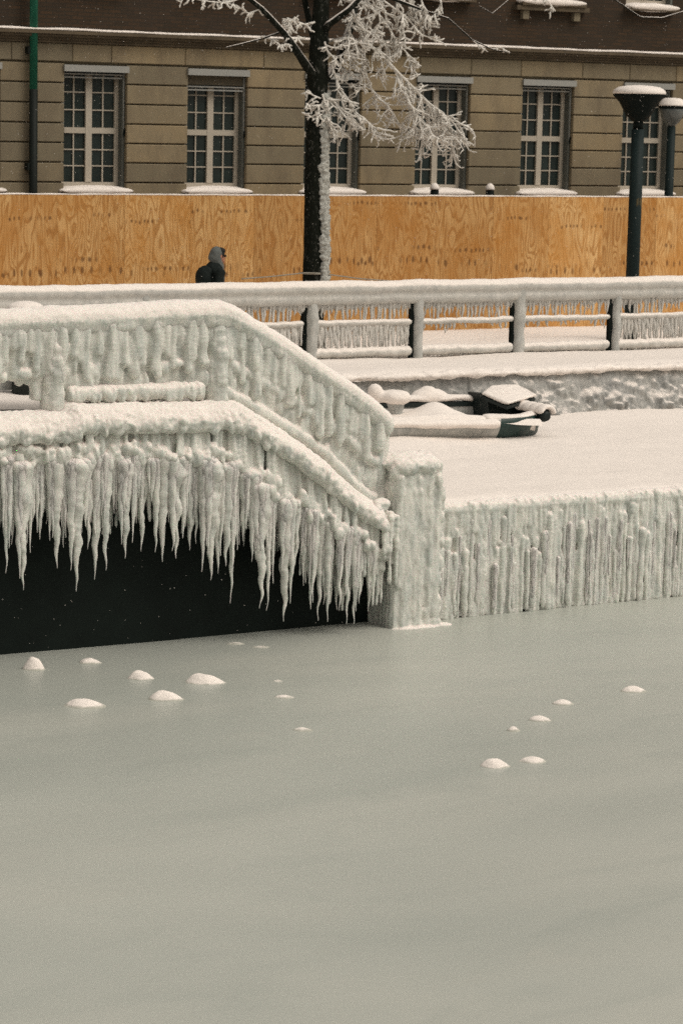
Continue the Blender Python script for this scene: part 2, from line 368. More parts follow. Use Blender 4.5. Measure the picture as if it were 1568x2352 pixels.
# quay wall between deck and street: lumps of ice, each with its cap of snow
def wall_pt(x, v):                              # v = 0 at the foot, 1 at the top
    z = 1.16 + v * .70
    lump = 0.0
    if x > 10:
        e = noise.voronoi((x * 6.0 + .5 * noise.noise((x * 4, v * 5, 6)), v * 4.6 + .6 * noise.noise((x * 3, v * 3, 0)), 1.0))[0]
        lump = max(0.0, .62 - e[0]) * (.26 if x > 20 else .12)
        e2 = noise.voronoi((x * 13, v * 9.5, 9.0))[0]; lump += max(0.0, .55 - e2[0]) * .09
        lump *= float(np.interp(v, [0, .15, .55, .8, 1], [1, 1.0, .8, .3, .15]))
    batter = float(np.interp(v, [0, .3, .6, 1], [.42, .30, .12, 0.0]))
    if x < 19.6: batter *= .35
    y = 29.38 - batter - lump + .04 * fbm(x * 1.3, v * 2, 2)
    return (x, y, z + lump * .35 + .03 * noise.noise((x * 1.7, v * 2, 4)))
wxs = [-300, -60, 0] + frange(10, 30, .026) + [40, 80, 300]; nv = 34
m = MB(); m.add([wall_pt(x, j / (nv - 1)) for j in range(nv) for x in wxs],
      [(j * len(wxs) + i, j * len(wxs) + i + 1, (j + 1) * len(wxs) + i + 1, (j + 1) * len(wxs) + i) for j in range(nv - 1) for i in range(len(wxs) - 1)])
n0 = len(m.v); nw = len(wxs)
m.add([(x, 29.7, z) for z in (1.16, 1.8) for x in wxs], [(nw + i, nw + i + 1, i + 1, i) for i in range(nw - 1)])
o = m.build('quay_wall', ice_mat('lumpy_wall_ice', (.37, .365, .35), (.20, .205, .20), .5, 1.0, .04, .7, 18, .8), None, True)
tag(o, 'low grey quay wall crusted with rows of icy lumps behind the snowy deck', 'wall')

lp_ = MB(); x = 13.0
while x < 27.0:
    h = noise.noise((x * 1.3, 0, 5)); lp_.ell((x, 29.34 + .03 * noise.noise((x * 2.1, 3, 0)), 1.845 + .02 * h), (.10, .11 + .05 * noise.noise((x * 3.1, 6, 0)), .055 + .03 * noise.noise((x * 1.7, 9, 0)) + .02 * noise.noise((x * 6, 4, 0)))); x += .05
fuse(lp_, 'snow_cap', M['snow'], o, .02, 3, [(5, 5, 5, .025), (16, 16, 16, .012)])
# ---------------------------------------------------------------- right platform
plat = empty('platform', (14.3, YF, 0), 'low deck under thick snow, its front ribbed with ice down to the canal', 'platform')
MB().box((14.25, YF + .02, -.4), (34, 29.4, 1.10)).build('deck', M['concrete'], plat)
def deck_z(x, y):
    z = 1.245 + .022 * fbm(x * .6, y * .9, 11) + .012 * fbm(x * 2.4, y * 3, 3, 2)
    z += .06 * math.exp(-((x - 22.3) / 1.6) ** 2 - ((y - 29.0) / .8) ** 2)
    z += .10 * math.exp(-((x - 17.4) / 1.3) ** 2 - ((y - 27.6) / .9) ** 2)
    edge = max(0.0, 23.02 - y); z -= 1.9 * edge ** 2
    z += .028 * fbm(x * 7, y * 4, 9, 2) * max(0, min(1, (23.2 - y) / .35))
    return z
grid('snow_cover', frange(14.25, 22, .06) + [24, 27, 30, 34], [22.79, 22.81, 22.83, 22.86, 22.9, 22.95, 23.02, 23.1] + frange(23.2, 29.4, .12), deck_z, M['snow'], plat)
R = random.Random(21)
cur = MB()
def flute(m, x, y, z0, z1, r, seed, amp=.3, ry=1.0, knob=0.0, foot=1.0, dy=0.0):   # one frozen drip: a long wavy column, for fusing
    n = max(3, int(abs(z0 - z1) / .04))
    for i in range(n + 1):
        t = i / n; rr = r * (1 + amp * noise.noise((seed * 3.1, t * n * .28, 1)) + knob * math.exp(-(t * n * .04 / r - .9) ** 2 * 1.6)) * (1 + (foot - 1) * t)
        m.ell((x + r * .5 * noise.noise((seed, t * n * .15, 3)), y + dy * t + r * .4 * noise.noise((seed, t * n * .2, 9)), z0 + (z1 - z0) * t), (rr, rr * ry, .055))
x = 14.70
while x < 22.0:                                   # upper row, under the snow
    r = R.uniform(.016, .036)
    flute(cur, x, 22.77 + R.uniform(-.03, .015), 1.175 + R.uniform(-.03, .02), R.uniform(.66, .95), r, x * 7, .3, 1.1, 0, 1.15)
    if R.random() < .35: flute(cur, x, 22.74, 1.12 + R.uniform(-.1, .03), R.uniform(.86, 1.0), r * .8, x * 5, .3)
    x += r * R.uniform(.9, 1.3)
x = 14.74
while x < 22.0:                                   # the lower row melts together behind the separate columns
    r = R.uniform(.018, .045); flute(cur, x, 22.76 + R.uniform(-.03, .02), R.uniform(.55, 1.12), R.uniform(-.02, .06), r, x * 9, .3, 1.0, .12, .9); x += r * R.uniform(.9, 1.35)
x = 14.70
while x < 22.0: cur.ell((x, 22.835 + .015 * noise.noise((x * 3, 0, 0)), 1.15 + .012 * noise.noise((x * 4, 2, 0))), (.06, .12 + .02 * noise.noise((x * 8, 4, 0)), .095)); x += .03
cur.box((14.7, 22.785, .10), (22.0, 22.98, 1.15))
fuse(cur, 'ice_curtain', M['ice'], plat, .011, 1, [(9, 9, 3, .012), (26, 26, 10, .007)])
MB().box((22.0, 22.7, -.1), (34, 22.97, 1.22)).build('ice_curtain', M['ice'], plat)

def icicle(x, y, z0, z1, r0, seed, strands=1, bulb=1.0, blunt=0.0):
    m = MB(); Rr = random.Random(seed)
    many = strands > 1
    for s in range(strands):
        L = (z0 - z1) * (1 if s == 0 else Rr.uniform(.45, .93)); ang = Rr.uniform(0, 6.28); ox = 0 if s == 0 else cos(ang) * r0 * .75; oy = 0 if s == 0 else -abs(sin(ang)) * r0 * .5
        r = r0 * ((.88 if many else 1) if s == 0 else Rr.uniform(.40, .62)); seg = 9; n = max(8, int(L / .02)); sd_ = Rr.uniform(0, 99); rings = []
        lean = Rr.uniform(-.05, .05); fat = Rr.uniform(.62, .95)
        for i in range(n + 1):
            t = i / n; z = z0 - L * t
            if blunt: pr = 1.0 - .25 * t if t < .93 else (1 - .25 * t) * max(.25, 1 - (t - .93) * 8)
            else: pr = .42 * (1 - t ** 2.5) + .58 * (1 - t) ** (1.5 * fat)
            top = min(1.0, .25 + sqrt(min(1, L * t / (r * 1.2)))) * (1 + .22 * bulb * math.exp(-((L * t - r * 1.3) / (r * 1.3)) ** 2))
            lump = 1 + .13 * noise.noise((sd_, z * 4, 0)) + (.05 + .16 * t) * noise.noise((sd_, z * 22, 5))
            cx = x + ox + lean * L * t * .3 + r * .35 * noise.noise((sd_ + 9, z * 6, 1)); cy = y + oy + r * .3 * noise.noise((sd_ + 4, z * 6, 7))
            rad = max(.004, r * pr * top * lump)
            rings.append([(cx + rad * cos(a) * (1 + .24 * noise.noise((cos(a) * 1.6 + sd_, sin(a) * 1.6, z * 5)) + (.08 + .2 * t) * noise.noise((cos(a) * 1.5 + sd_, sin(a) * 1.5, z * 26))), cy + rad * sin(a) * (1 + .24 * noise.noise((cos(a) * 1.6 + sd_, sin(a) * 1.6, z * 5)) + (.08 + .2 * t) * noise.noise((cos(a) * 1.5 + sd_, sin(a) * 1.5, z * 26))), z)
                          for a in [2 * pi * k / seg for k in range(seg)]])
        vs = [p for q in rings for p in q]; fs = []
        for i in range(n):
            for k in range(seg):
                k2 = (k + 1) % seg; fs.append((i * seg + k, (i + 1) * seg + k, (i + 1) * seg + k2, i * seg + k2))
        fs.append(tuple(range(seg))); fs.append(tuple(n * seg + k for k in range(seg))[::-1]); m.add(vs, fs)
    return m
x = 14.78; k = 0
while x < 20.2 and k < 98:
    r = R.choice([.022, .028, .032, .038, .046]) * R.uniform(.9, 1.15)
    z1 = R.choice([-.02, .0, .01, .02, .03, .06])
    if 16.55 < x < 16.78: z1 = R.uniform(.2, .35)
    icicle(x, 22.745 + R.uniform(-.03, .02), R.uniform(.5, 1.08), z1, r, k + 400, R.choice([1, 2, 2]), .2, 1.0).build('icicle', M['icicle'], plat, True)
    x += r * R.uniform(1.4, 3.2); k += 1
# dark foot of the deck seen in the gaps
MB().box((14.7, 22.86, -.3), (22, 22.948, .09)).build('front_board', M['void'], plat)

# ---------------------------------------------------------------- ice cased pillar
pil = empty('pillar', (14.45, 22.7, 0), 'square quay pillar wholly cased in smooth ice at the foot of the icy steps', 'pillar')
pb = MB().box((14.16, 22.47, -.1), (14.71, 23.0, 1.72))
for i in range(34):
    x = R.uniform(14.19, 14.67); flute(pb, x, 22.475, R.uniform(1.0, 1.64), R.uniform(-.05, .9), R.uniform(.02, .045), i * 2.3, .3, .9)
for i in range(16): flute(pb, 14.17, R.uniform(22.5, 22.95), R.uniform(1.2, 1.64), -.05, R.uniform(.02, .04), i * 4.1, .25)
for i in range(46):
    z = R.uniform(0, 1.3); pb.ell((R.uniform(14.3, 14.68), 22.475, z), (R.uniform(.04, .1), R.uniform(.02, .045), R.uniform(.05, .14)))
for i in range(14): pb.ell((14.72, 22.52 + R.uniform(-.02, .05), .06 + i * .1 + R.uniform(-.03, .03)), (R.uniform(.035, .06), .07, R.uniform(.05, .08)))
for i in range(10): pb.ell((14.67, R.uniform(22.5, 22.95), 1.6 + R.uniform(-.2, .1)), (.06, .1, .12))
pb.ell((14.0, 22.85, 1.55), (.22, .2, .3)).ell((14.08, 22.85, 1.3), (.14, .16, .4)).ell((14.69, 22.72, 1.60), (.07, .25, .16))
for i in range(30): pb.ell((R.uniform(14.16, 14.72), R.uniform(22.50, 22.56), R.uniform(1.4, 1.7)), (.07, .06, .10))
pb.ell((14.42, 22.73, 1.70), (.36, .33, .12)).ell((14.55, 22.6, 1.68), (.2, .2, .12)).ell((14.3, 22.6, 1.68), (.18, .2, .11)).ell((14.42, 23.0, 1.66), (.3, .3, .12))
pb.ell((14.78, 22.50, -.01), (.12, .10, .03)); pb.ell((14.42, 22.45, -.02), (.36, .07, .035))
fuse(pb, 'ice_casing', M['ice'], pil, .012, 4, [(7, 7, 2.5, .016), (24, 24, 7, .009), (50, 50, 20, .004)])

# ---------------------------------------------------------------- the higher landing with steps, at left
land = empty('landing', (11, YF, 0), 'raised landing with steps down to the deck, edged with snow and hung with long icicles', 'landing')
YR, YL = 22.78, 22.45
cap = curve([(-400, 728), (0, 708), (250, 697), (450, 687), (500, 688), (530, 700), (560, 720), (640, 768), (760, 850), (840, 906), (880, 945)], YR)
low = curve([(-400, 885), (140, 884), (455, 877), (512, 880), (569, 913), (624, 946), (697, 990), (744, 1023), (800, 1085), (850, 1130)], YR - .1)
mid = curve([(515, 812), (584, 858), (616, 873), (664, 902), (715, 940), (755, 962), (800, 1000), (860, 1050)], YR - .06)
lip = curve([(-400, 965), (0, 947), (130, 939), (146, 923), (300, 922), (515, 919), (620, 985), (700, 1045), (770, 1108), (850, 1162)], YR)
beam = curve([(-400, 1062), (0, 1050), (300, 1045), (470, 1040), (540, 1072), (600, 1110), (700, 1165), (800, 1220), (880, 1265)], YL)
XA, XC, XE = 6.0, 12.17, 13.98                # left end, corner where the steps begin, foot of the steps
# solid body below: dark wet wall
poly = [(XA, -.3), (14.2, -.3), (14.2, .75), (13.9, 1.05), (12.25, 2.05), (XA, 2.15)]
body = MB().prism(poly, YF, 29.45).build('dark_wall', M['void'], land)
sl = MB()
sl.prism([(XA, 2.16), (12.26, 2.16), (13.95, 1.07), (14.16, 1.0), (14.16, 1.2), (13.98, 1.28), (12.26, 2.33), (XA, 2.33)], 22.62, 29.4).build('walkway', M['dark_wood'], land)
# snow lying on the walkway behind the railing
grid('snow_cover', frange(XA, 14.16, .09), frange(22.95, 29.4, .15), lambda x, y: float(np.interp(x, [XA, 12.2, 13.95, 14.2], [2.40, 2.40, 1.36, 1.26])) + .03 * fbm(x, y, 4), M['snow'], land)
led = MB(); x = XA
while x < XE - .02:
    z = lip(x); w = .9 + .2 * noise.noise((x * 2, 3, 3))
    led.ell((x, 22.66 + .03 * noise.noise((x * 2.5, 0, 0)), z - .10 * w), (.10, .30 + .03 * noise.noise((x * 3, 5, 0)), .12 * w))
    led.ell((x, 22.42 + .05 * noise.noise((x * 5, 1, 0)), z - .17 + .03 * noise.noise((x * 6, 4, 0))), (.06, .10, .11)); x += .045
for i in range(160):
    x = R.uniform(XA + 2, XE); led.ell((x, 22.36 + R.uniform(-.02, .05), lip(x) - .19 + R.uniform(-.05, .05)), (R.uniform(.03, .06), .05, R.uniform(.04, .09)))
fuse(led, 'snow_ledge', M['cap_ice'], land, .013, 2, [(6, 6, 6, .014), (22, 22, 16, .011), (50, 50, 40, .005)])
# the curtain of drips between ledge and fender beam
ct = MB(); x = 8.6
while x < XE + .1:
    zt = lip(min(x, XE)) - .16; zb = beam(x) + R.uniform(-.03, .03); r = R.uniform(.02, .042); y = 22.47 + R.uniform(-.05, .05); n = 10
    if R.random() < .95:
        for i in range(n):
            t = i / (n - 1); rr = r * (1.2 - .5 * t * (1 - t) * 2 + .25 * noise.noise((x * 7, t * 3, 0)))
            ct.ell((x, y - .03 * t, zt + (zb - zt) * t), (rr, rr, .05))
    x += r * 1.3
x = 8.6
while x < XE + .1:
    ct.ell((x, 22.52, beam(x) - .06), (.05, .11, .07)); x += .05
x = 8.6
while x < XE + .1:                                 # root of the icicles: melted together below the beam
    r = R.uniform(.03, .06); L = R.uniform(.32, .74) if x < 12.9 else R.uniform(.42, .8)
    flute(ct, x, 22.47 + R.uniform(-.03, .06), beam(x) - .01, beam(x) - L, r, x * 3, .25, 1.0, .2, .28); x += r * R.uniform(1.1, 1.5)
for i in range(170):                            # knobs where each icicle takes root
    x = R.uniform(8.7, XE); ct.ell((x, 22.42 + R.uniform(-.04, .03), beam(x) + R.uniform(-.09, .09)), (R.uniform(.03, .065), .06, R.uniform(.04, .09)))
for i in range(60):
    x = R.uniform(8.7, XE); ct.ell((x, 22.50, (lip(x) + beam(x)) / 2 - .1), (R.uniform(.04, .1), .05, R.uniform(.05, .12)))
ct.prism([(8.6, 1.8), (11.9, 1.8), (13.95, .7), (14.0, 1.15), (12.2, 2.3), (8.6, 2.3)], 22.472, 22.62)
fuse(ct, 'ice_curtain', M['ice'], land, .011, 1, [(9, 9, 5, .012), (30, 30, 12, .008)])
MB().prism([(8.6, 1.92), (11.95, 1.92), (13.95, .82), (13.95, .9), (11.98, 2.02), (8.6, 2.02)], 22.63, 22.8).build('fender_beam', M['dark_wood'], land)

tips = [(10, 1315), (28, 1250), (48, 1355), (70, 1270), (93, 1240), (112, 1205), (125, 1305), (145, 1250), (170, 1357), (200, 1262), (222, 1332), (237, 1310), (262, 1180),
        (283, 1282), (300, 1245), (325, 1268), (345, 1150), (372, 1292), (400, 1283), (418, 1225), (440, 1266), (462, 1312), (480, 1332), (500, 1318), (519, 1300), (535, 1386),
        (556, 1235), (574, 1288), (592, 1396), (612, 1402), (630, 1250), (650, 1427), (672, 1280), (700, 1345), (712, 1398), (735, 1427), (749, 1428), (770, 1402), (790, 1432), (806, 1432), (824, 1385), (845, 1330)]
wide = {48: .10, 170: .115, 222: .10, 283: .095, 372: .10, 400: .115, 462: .08, 480: .12, 500: .09, 535: .07, 592: .11, 650: .105, 519: .09, 125: .10, 237: .08, 440: .09, 325: .085}
for i, (px, py) in enumerate(tips):
    p = at(px, py, YL); r = wide.get(px, R.uniform(.05, .08)); zt = beam(p.x) + R.uniform(-.03, .05)
    icicle(p.x + R.uniform(-.01, .01), YL + R.uniform(-.05, .05), zt, max(.03, p.z), r, 50 + i, R.choice([3, 4, 5]), .7).build('icicle', M['icicle'], land, True)
k = 0
for i in range(24):                             # shorter ones between and behind
    px = -20 + i * 36.5 + R.uniform(-9, 9); p = at(px, 1200, YL + .08); zt = beam(p.x)
    L = R.uniform(.35, .62) if px < 520 else R.uniform(.45, .75)
    icicle(p.x, YL + R.uniform(.0, .14), zt, max(.12, zt - L), R.uniform(.055, .085), 150 + i, R.choice([2, 3, 4]), .7).build('icicle', M['icicle'], land, True)
for i in range(26):                             # a second, deeper row fills the gaps
    px = -5 + i * 34 + R.uniform(-9, 9); p = at(px, 1200, YL + .1); zt = beam(p.x)
    L = R.uniform(.5, .78) if px < 520 else R.uniform(.6, .9)
    icicle(p.x, YL + R.uniform(.08, .2), zt, max(.15, zt - L), R.uniform(.06, .09), 320 + i, R.choice([3, 4, 5]), .7).build('icicle', M['icicle'], land, True)
for i, X in enumerate([8.75, 9.0, 9.25, 9.45, 9.62]):
    icicle(X, YL, beam(X), R.uniform(.7, 1.2), .07, 260 + i, 2, 1.0).build('icicle', M['icicle'], land, True)
# icy fringe that runs down the last steps to the pillar
fr = MB(); x = 13.45
while x < 14.2:
    zt = (lip(min(x, XE)) - .12); zb = beam(x) - R.uniform(.1, .35); r = R.uniform(.02, .035); y = 22.42 + R.uniform(-.04, .08)
    for i in range(12):
        t = i / 11; rr = r * (1.3 - .5 * t + .4 * noise.noise((x * 8, t * 6, 0))); fr.ell((x, y + .05 * (x - 13.45), zt + (zb - zt) * t), (rr, rr, .05))
    x += r * 1.3
for i in range(26): fr.ell((R.uniform(13.8, 14.12), R.uniform(22.42, 22.6), R.uniform(.75, 1.3)), (R.uniform(.03, .07), .05, R.uniform(.03, .06)))
for i in range(9): fr.ell((13.97 + R.uniform(-.04, .05), 22.5, 1.30 + R.uniform(-.05, .04)), (.07, .08, .05))
fuse(fr, 'ice_fringe', M['ice'], land, .013, 2, [(12, 12, 6, .014)])

# ---------------------------------------------------------------- railing of the landing, frozen solid
rail = empty('iced_railing', (11, YR, 2.4), 'handrail of the raised landing, frozen into a thick wall of bumpy ice', 'railing')
cp = MB(); x = XA
while x < 14.16:
    z = cap(x); cp.ell((x, YR + .02 * noise.noise((x, 0, 0)), z - .14), (.10, .20 + .02 * noise.noise((x * 2, 0, 3)), .15))
    cp.ell((x, YR - .08 + .03 * noise.noise((x * 4, 2, 0)), z - .20), (.05, .10, .09)); x += .045
fuse(cp, 'snow_cap', M['cap_ice'], rail, .014, 4, [(3, 3, 3, .012), (14, 14, 9, .008), (45, 45, 40, .004)])
def lumps(m, x, y, z0, z1, r, seed, zs=.06, amp=.5, hold=0.0):
    n = max(2, int((z0 - z1) / .045) + 1)
    for i in range(n):
        t = i / (n - 1); rr = r * (1 + amp * noise.noise((seed * 3.7, t * n * .45, 1)))
        m.ell((x + .018 * noise.noise((seed, t * 5, 3)), y - .03 * noise.noise((seed, t * 4, 7)), z0 + (z1 - z0) * t), (rr, rr, zs))
cu = MB(); x = 8.7
xg = at(72, 860, YR).x
while x < 14.12:
    r = R.uniform(.042, .078); zt = cap(x) - .2; zb = low(min(x, 14.0)) - .02
    if x < xg: zb += R.uniform(-.05, .15)
    flute(cu, x, YR - .09 + R.uniform(-.02, .015), zt, zb, r, x * 5, .3, .9, 0, R.uniform(.8, 1.1), .06)
    for q in range(R.choice([0, 1, 1, 2])):       # drips that stopped half way
        ze = zt - (zt - zb) * R.uniform(.25, .85); flute(cu, x + R.uniform(-.04, .04), YR - .13 + R.uniform(-.015, .015), zt, ze, r * R.uniform(.45, .8), x * 9 + q, .3, 1.0, 0, 1.2)
    x += r * R.uniform(.7, 1.1)
for i in range(60):
    x = R.uniform(12.2, 14.1); f = R.random(); cu.ell((x, YR - .08 + R.uniform(-.02, .01), (cap(x) - .25) * f + (low(min(x, 14)) - .03) * (1 - f)), (R.uniform(.03, .06), .045, R.uniform(.08, .16)))
for i in range(40):
    x = R.uniform(xg, 12.2); f = R.random(); cu.ell((x, YR - .08 + R.uniform(-.03, .01), (cap(x) - .25) * f + (low(x) - .03) * (1 - f)), (R.uniform(.03, .06), .045, R.uniform(.08, .18)))
for i in range(24):                               # knobs along the hidden middle rail
    x = R.uniform(8.9, 12.15); cu.ell((x, YR - .10 + R.uniform(-.02, .02), cap(x) - .62 + R.uniform(-.04, .04)), (R.uniform(.05, .09), .05, R.uniform(.05, .09)))
for f, xa, rr in ((low, 12.16, .08), (mid, 12.16, .07)):   # the sloping rails, sunk in the sheet
    x = xa
    while x < 14.04:
        cu.ell((x, YR - .085 + .02 * noise.noise((x * 5, 0, 1)), f(min(x, 14.0)) - rr * .9 + .025 * noise.noise((x * 7, 3, 0))), (.05, rr * (1 + .3 * noise.noise((x * 9, 4, 4))), rr * (1 + .35 * noise.noise((x * 5, 2, 2))))); x += .035
cu.prism([(xg, 2.5), (12.2, 2.5), (14.0, 1.55), (14.12, 1.5), (14.12, 2.3), (12.3, 3.2), (xg, 3.2)], YR - .075, YR + .06)
fuse(cu, 'ice_curtain', M['ice'], rail, .012, 3, [(8, 8, 4, .014), (24, 24, 9, .006)])
for px, w in ((112, .12), (487, .125)):          # posts
    P = at(px, 830, YR); pm = MB(); lumps(pm, P.x, YR - .07, cap(P.x) - .2, lip(P.x) - .02, w * .92, px, .08, .15)
    lumps(pm, P.x + .02, YR - .12, cap(P.x) - .4, lip(P.x) + .02, w * .75, px + 5, .08, .2)
    fuse(pm, 'post', M['ice'], rail, .013, 3, [(7, 7, 5, .016), (22, 22, 12, .010)])
P = at(870, 980, YR); pm = MB(); lumps(pm, P.x, YR - .03, cap(P.x) - .1, 1.35, .10, 77, .08, .3); fuse(pm, 'post', M['ice'], rail, .015, 3, [(8, 8, 5, .015)])
lr = MB(); x = at(150, 900, YR).x
while x < at(455, 900, YR).x:
    lr.ell((x, YR - .10 + .02 * noise.noise((x * 4, 0, 0)), low(x) - .085 + .02 * noise.noise((x * 4, 7, 0))), (.05, .10 + .03 * noise.noise((x * 7, 1, 0)), .09 + .04 * noise.noise((x * 8, 2, 2)))); x += .04
for i in range(40):
    x = R.uniform(at(150, 900, YR).x, at(455, 900, YR).x); lr.ell((x, YR - .15, low(x) - .09 + R.uniform(-.05, .03)), (R.uniform(.025, .05), .06, R.uniform(.05, .08)))
fuse(lr, 'lower_rail', M['ice'], rail, .012, 2, [(8, 8, 8, .014), (22, 22, 12, .009)])
# rear side of the landing: what shows past the left end of the railing
P = at(18, 912, 24.6)
by = empty('buoy', (P.x, 24.6, 2.4), 'dark round buoy behind an icy board at the left end of the landing', 'buoy')
MB().lathe([(.03, -.2), (.13, -.14), (.17, 0), (.13, .12), (.03, .17)], (P.x, 24.6, 2.52), 18).build('float_body', M['dark_hood'], by, True)
MB().box((P.x - .8, 24.3, 2.43), (P.x + .12, 24.36, 2.52)).build('icy_board', M['grey_ice'], by)
P = at(55, 700, 24.2)
mp = empty('mooring_post', (P.x, 24.2, 2.4), 'post with a rounded snow cap just behind the left end of the iced railing', 'post')
MB().tube([(P.x, 24.2, 2.35), (P.x, 24.2, 3.2)], .12, 12).build('post', M['dark_wood'], mp, True)
fuse(MB().ell((P.x + .02, 24.2, 3.25), (.21, .2, .09)).ell((P.x + .1, 24.2, 3.22), (.16, .18, .08)), 'snow_cap', M['snow'], mp, .02, 3)

# ---------------------------------------------------------------- things on the deck
P = at_z(908, 1006, 1.25)
nw_ = empty('mooring_post', (P.x, P.y, 1.24), 'short icy post with a fat snow cap behind the foot of the iced steps', 'post')
X0, Y0 = P.x, P.y; ztop = at(905, 912, Y0).z
pm = MB(); lumps(pm, X0, Y0, ztop, 1.22, .105, 3.3, .08, .3); fuse(pm, 'post', M['grey_ice'], nw_, .016, 2, [(7, 7, 4, .02)])
fuse(MB().ell((X0 - .02, Y0, ztop), (.2, .2, .11)).ell((X0 - .10, Y0 + .05, ztop - .01), (.14, .15, .08)).ell((X0 - .25, Y0 + .1, ztop + .06), (.09, .1, .10)).ell((X0 - .18, Y0 + .08, ztop + .0), (.12, .12, .09)), 'snow_cap', M['snow'], nw_, .018, 4, [(5, 5, 5, .02)])

boat = empty('boat', (18.3, 27.6, 1.24), 'small dark-ended boat half buried in snow on the deck, ice down its side', 'boat')
def hull_sect(x):                                # half width and heights along the boat
    t = (x - 16.9) / (19.32 - 16.9); w = .55 * (1 - max(0, (t - .72) / .28) ** 2.2 * .75)
    return w, 1.20 + .10 * max(0, (t - .75) / .25) ** 2, 1.50 + .05 * t
hx = frange(16.9, 19.32, .06); hb = MB(); ring = []
for x in hx:
    w, zb, zg = hull_sect(x); yc = 27.55
    ring.append([(x, yc - w, zg), (x, yc - w * .97, zg - .10), (x, yc - w * .85, (zb + zg) / 2 - .02), (x, yc - w * .55, zb), (x, yc + w * .55, zb), (x, yc + w * .85, (zb + zg) / 2 - .02), (x, yc + w * .97, zg - .10), (x, yc + w, zg)])
vs = [p for r_ in ring for p in r_]; fs = [(i * 8 + k, (i + 1) * 8 + k, (i + 1) * 8 + k + 1, i * 8 + k + 1) for i in range(len(ring) - 1) for k in range(7)]
fs.append(tuple((len(ring) - 1) * 8 + k for k in range(8))[::-1]); fs.append(tuple(range(8)))
split = [i for i, x in enumerate(hx) if x > 18.55][0]
hb.add(vs, fs); hb.m = [0 if f[0] // 8 >= split else 1 for f in fs]; hb.m[-2] = 0
o = hb.build('hull', [M['hull'], M['hull_iced']], boat, True)
sm = o.modifiers.new('thick', 'SOLIDIFY'); sm.thickness = .03; sm.offset = -1
# far gunwale board with its dark underside, and the snow that fills the boat
far = MB().box((17.2, 28.02, 1.58), (18.75, 28.12, 1.64)); far.build('gunwale', M['dark_hood'], boat)
MB().box((17.25, 28.03, 1.3), (18.8, 28.1, 1.578)).build('side_board', M['hull_iced'], boat)
fs_ = MB(); x = 17.1
while x < 18.72: fs_.ell((x, 28.1, 1.68 + .02 * noise.noise((x * 3, 0, 0))), (.08, .10, .05)); x += .05
fs_.ell((18.12, 28.15, 1.70), (.26, .16, .12)).ell((18.1, 28.15, 1.77), (.12, .12, .08))
fuse(fs_, 'gunwale_snow', M['snow'], boat, .018, 4, [(4, 4, 4, .02)])
def boat_snow(x, y):
    z = 1.545 + .02 * fbm(x * 2, y * 2) - .03 * max(0, (x - 18.2) / .7)
    z += .16 * math.exp(-((x - 17.9) / .28) ** 2 - ((y - 27.5) / .3) ** 2) - .12 * max(0, (x - 18.25) / .7) * (1 if y > 27.2 else .2) + .06 * math.exp(-((y - 27.0) / .12) ** 2)
    z -= .10 * max(0, (27.10 - y) / .12) ** 2
    return z
g = grid('snow_load', frange(16.9, 19.18, .05), frange(26.98, 28.02, .045), boat_snow, M['snow'], boat)
dr = MB()
for i in range(60):
    t = i / 59; x = 16.9 + 1.62 * t; dr.ell((x, 27.04 + .03 * noise.noise((x * 2, 0, 0)), 1.50 - .03 * t), (.10, .13, .06 + .02 * noise.noise((x * 3, 1, 0)))); dr.ell((x, 27.0, 1.22), (.1, .16, .05))
fuse(dr, 'drifted_snow', M['snow'], boat, .018, 4, [(5, 5, 5, .02)])
# lump of snow on the near bow
bs = MB(); x = 18.45
while x < 19.2:
    w = hull_sect(x)[0]; bs.ell((x, 27.55 - w + .08, 1.54), (.07, .10, .045)); x += .04
fuse(bs, 'gunwale_snow', M['snow'], boat, .016, 3, [(6, 6, 6, .015)])

boat.rotation_euler = (0, 0, -.16)
P0 = at(1110, 905, 27.75)
hood = empty('winch_box', (19.1, 27.8, 1.5), 'dark box under a thick slab of snow at the end of the boat', 'box')
hbx = MB().prism([(18.78, 1.36), (19.28, 1.36), (19.36, 1.62), (19.44, 1.70), (18.72, 1.76)], 27.6, 28.05); hbx.build('box_body', M['dark_hood'], hood)
crn = [at(1108, 906, 27.6), at(1163, 930, 27.25), at(1229, 910, 27.75), at(1188, 887, 28.2), at(1132, 888, 28.1)]
lv = [p - Vector((0, 0, .06)) for p in crn] + [p - Vector((0, 0, .02)) for p in crn]; q5 = list(range(5))
MB().add(lv, [q5[::-1], [5 + i for i in q5]] + [(i, (i + 1) % 5, 5 + (i + 1) % 5, 5 + i) for i in q5]).build('lid', M['dark_hood'], hood)
hsn = MB(); cc = sum(crn, Vector()) / 5
for i in range(5):
    for u in (.15, .4, .65, .88):
        for v in [j / 9 for j in range(10)]:
            p = cc.lerp(crn[i].lerp(crn[(i + 1) % 5], v), u); hsn.ell((p.x, p.y, p.z + .012), (.06, .06, .05 - .025 * u))
fuse(hsn, 'snow_slab', M['snow'], hood, .016, 3, [(5, 5, 5, .012)])
P = at(1226, 948, 27.3)
fd = empty('fender', (P.x, 27.3, P.z), 'dark rolled boat fender with snow on top beside the winch box', 'fender')
MB().tube([(P.x - .02, 27.0, P.z - .02), (P.x, 27.08, P.z), (P.x, 27.5, P.z), (P.x + .02, 27.58, P.z)], [.06, .095, .095, .06], 14).build('roller', M['dark_hood'], fd, True)
fm = MB()
for i in range(12):
    a = radians(20 + i * 12); 
    for y in (27.05, 27.2, 27.35, 27.5): fm.ell((P.x + .11 * cos(a), y, P.z + .11 * sin(a)), (.04, .09, .035))
fuse(fm, 'snow_cap', M['snow'], fd, .014, 3)

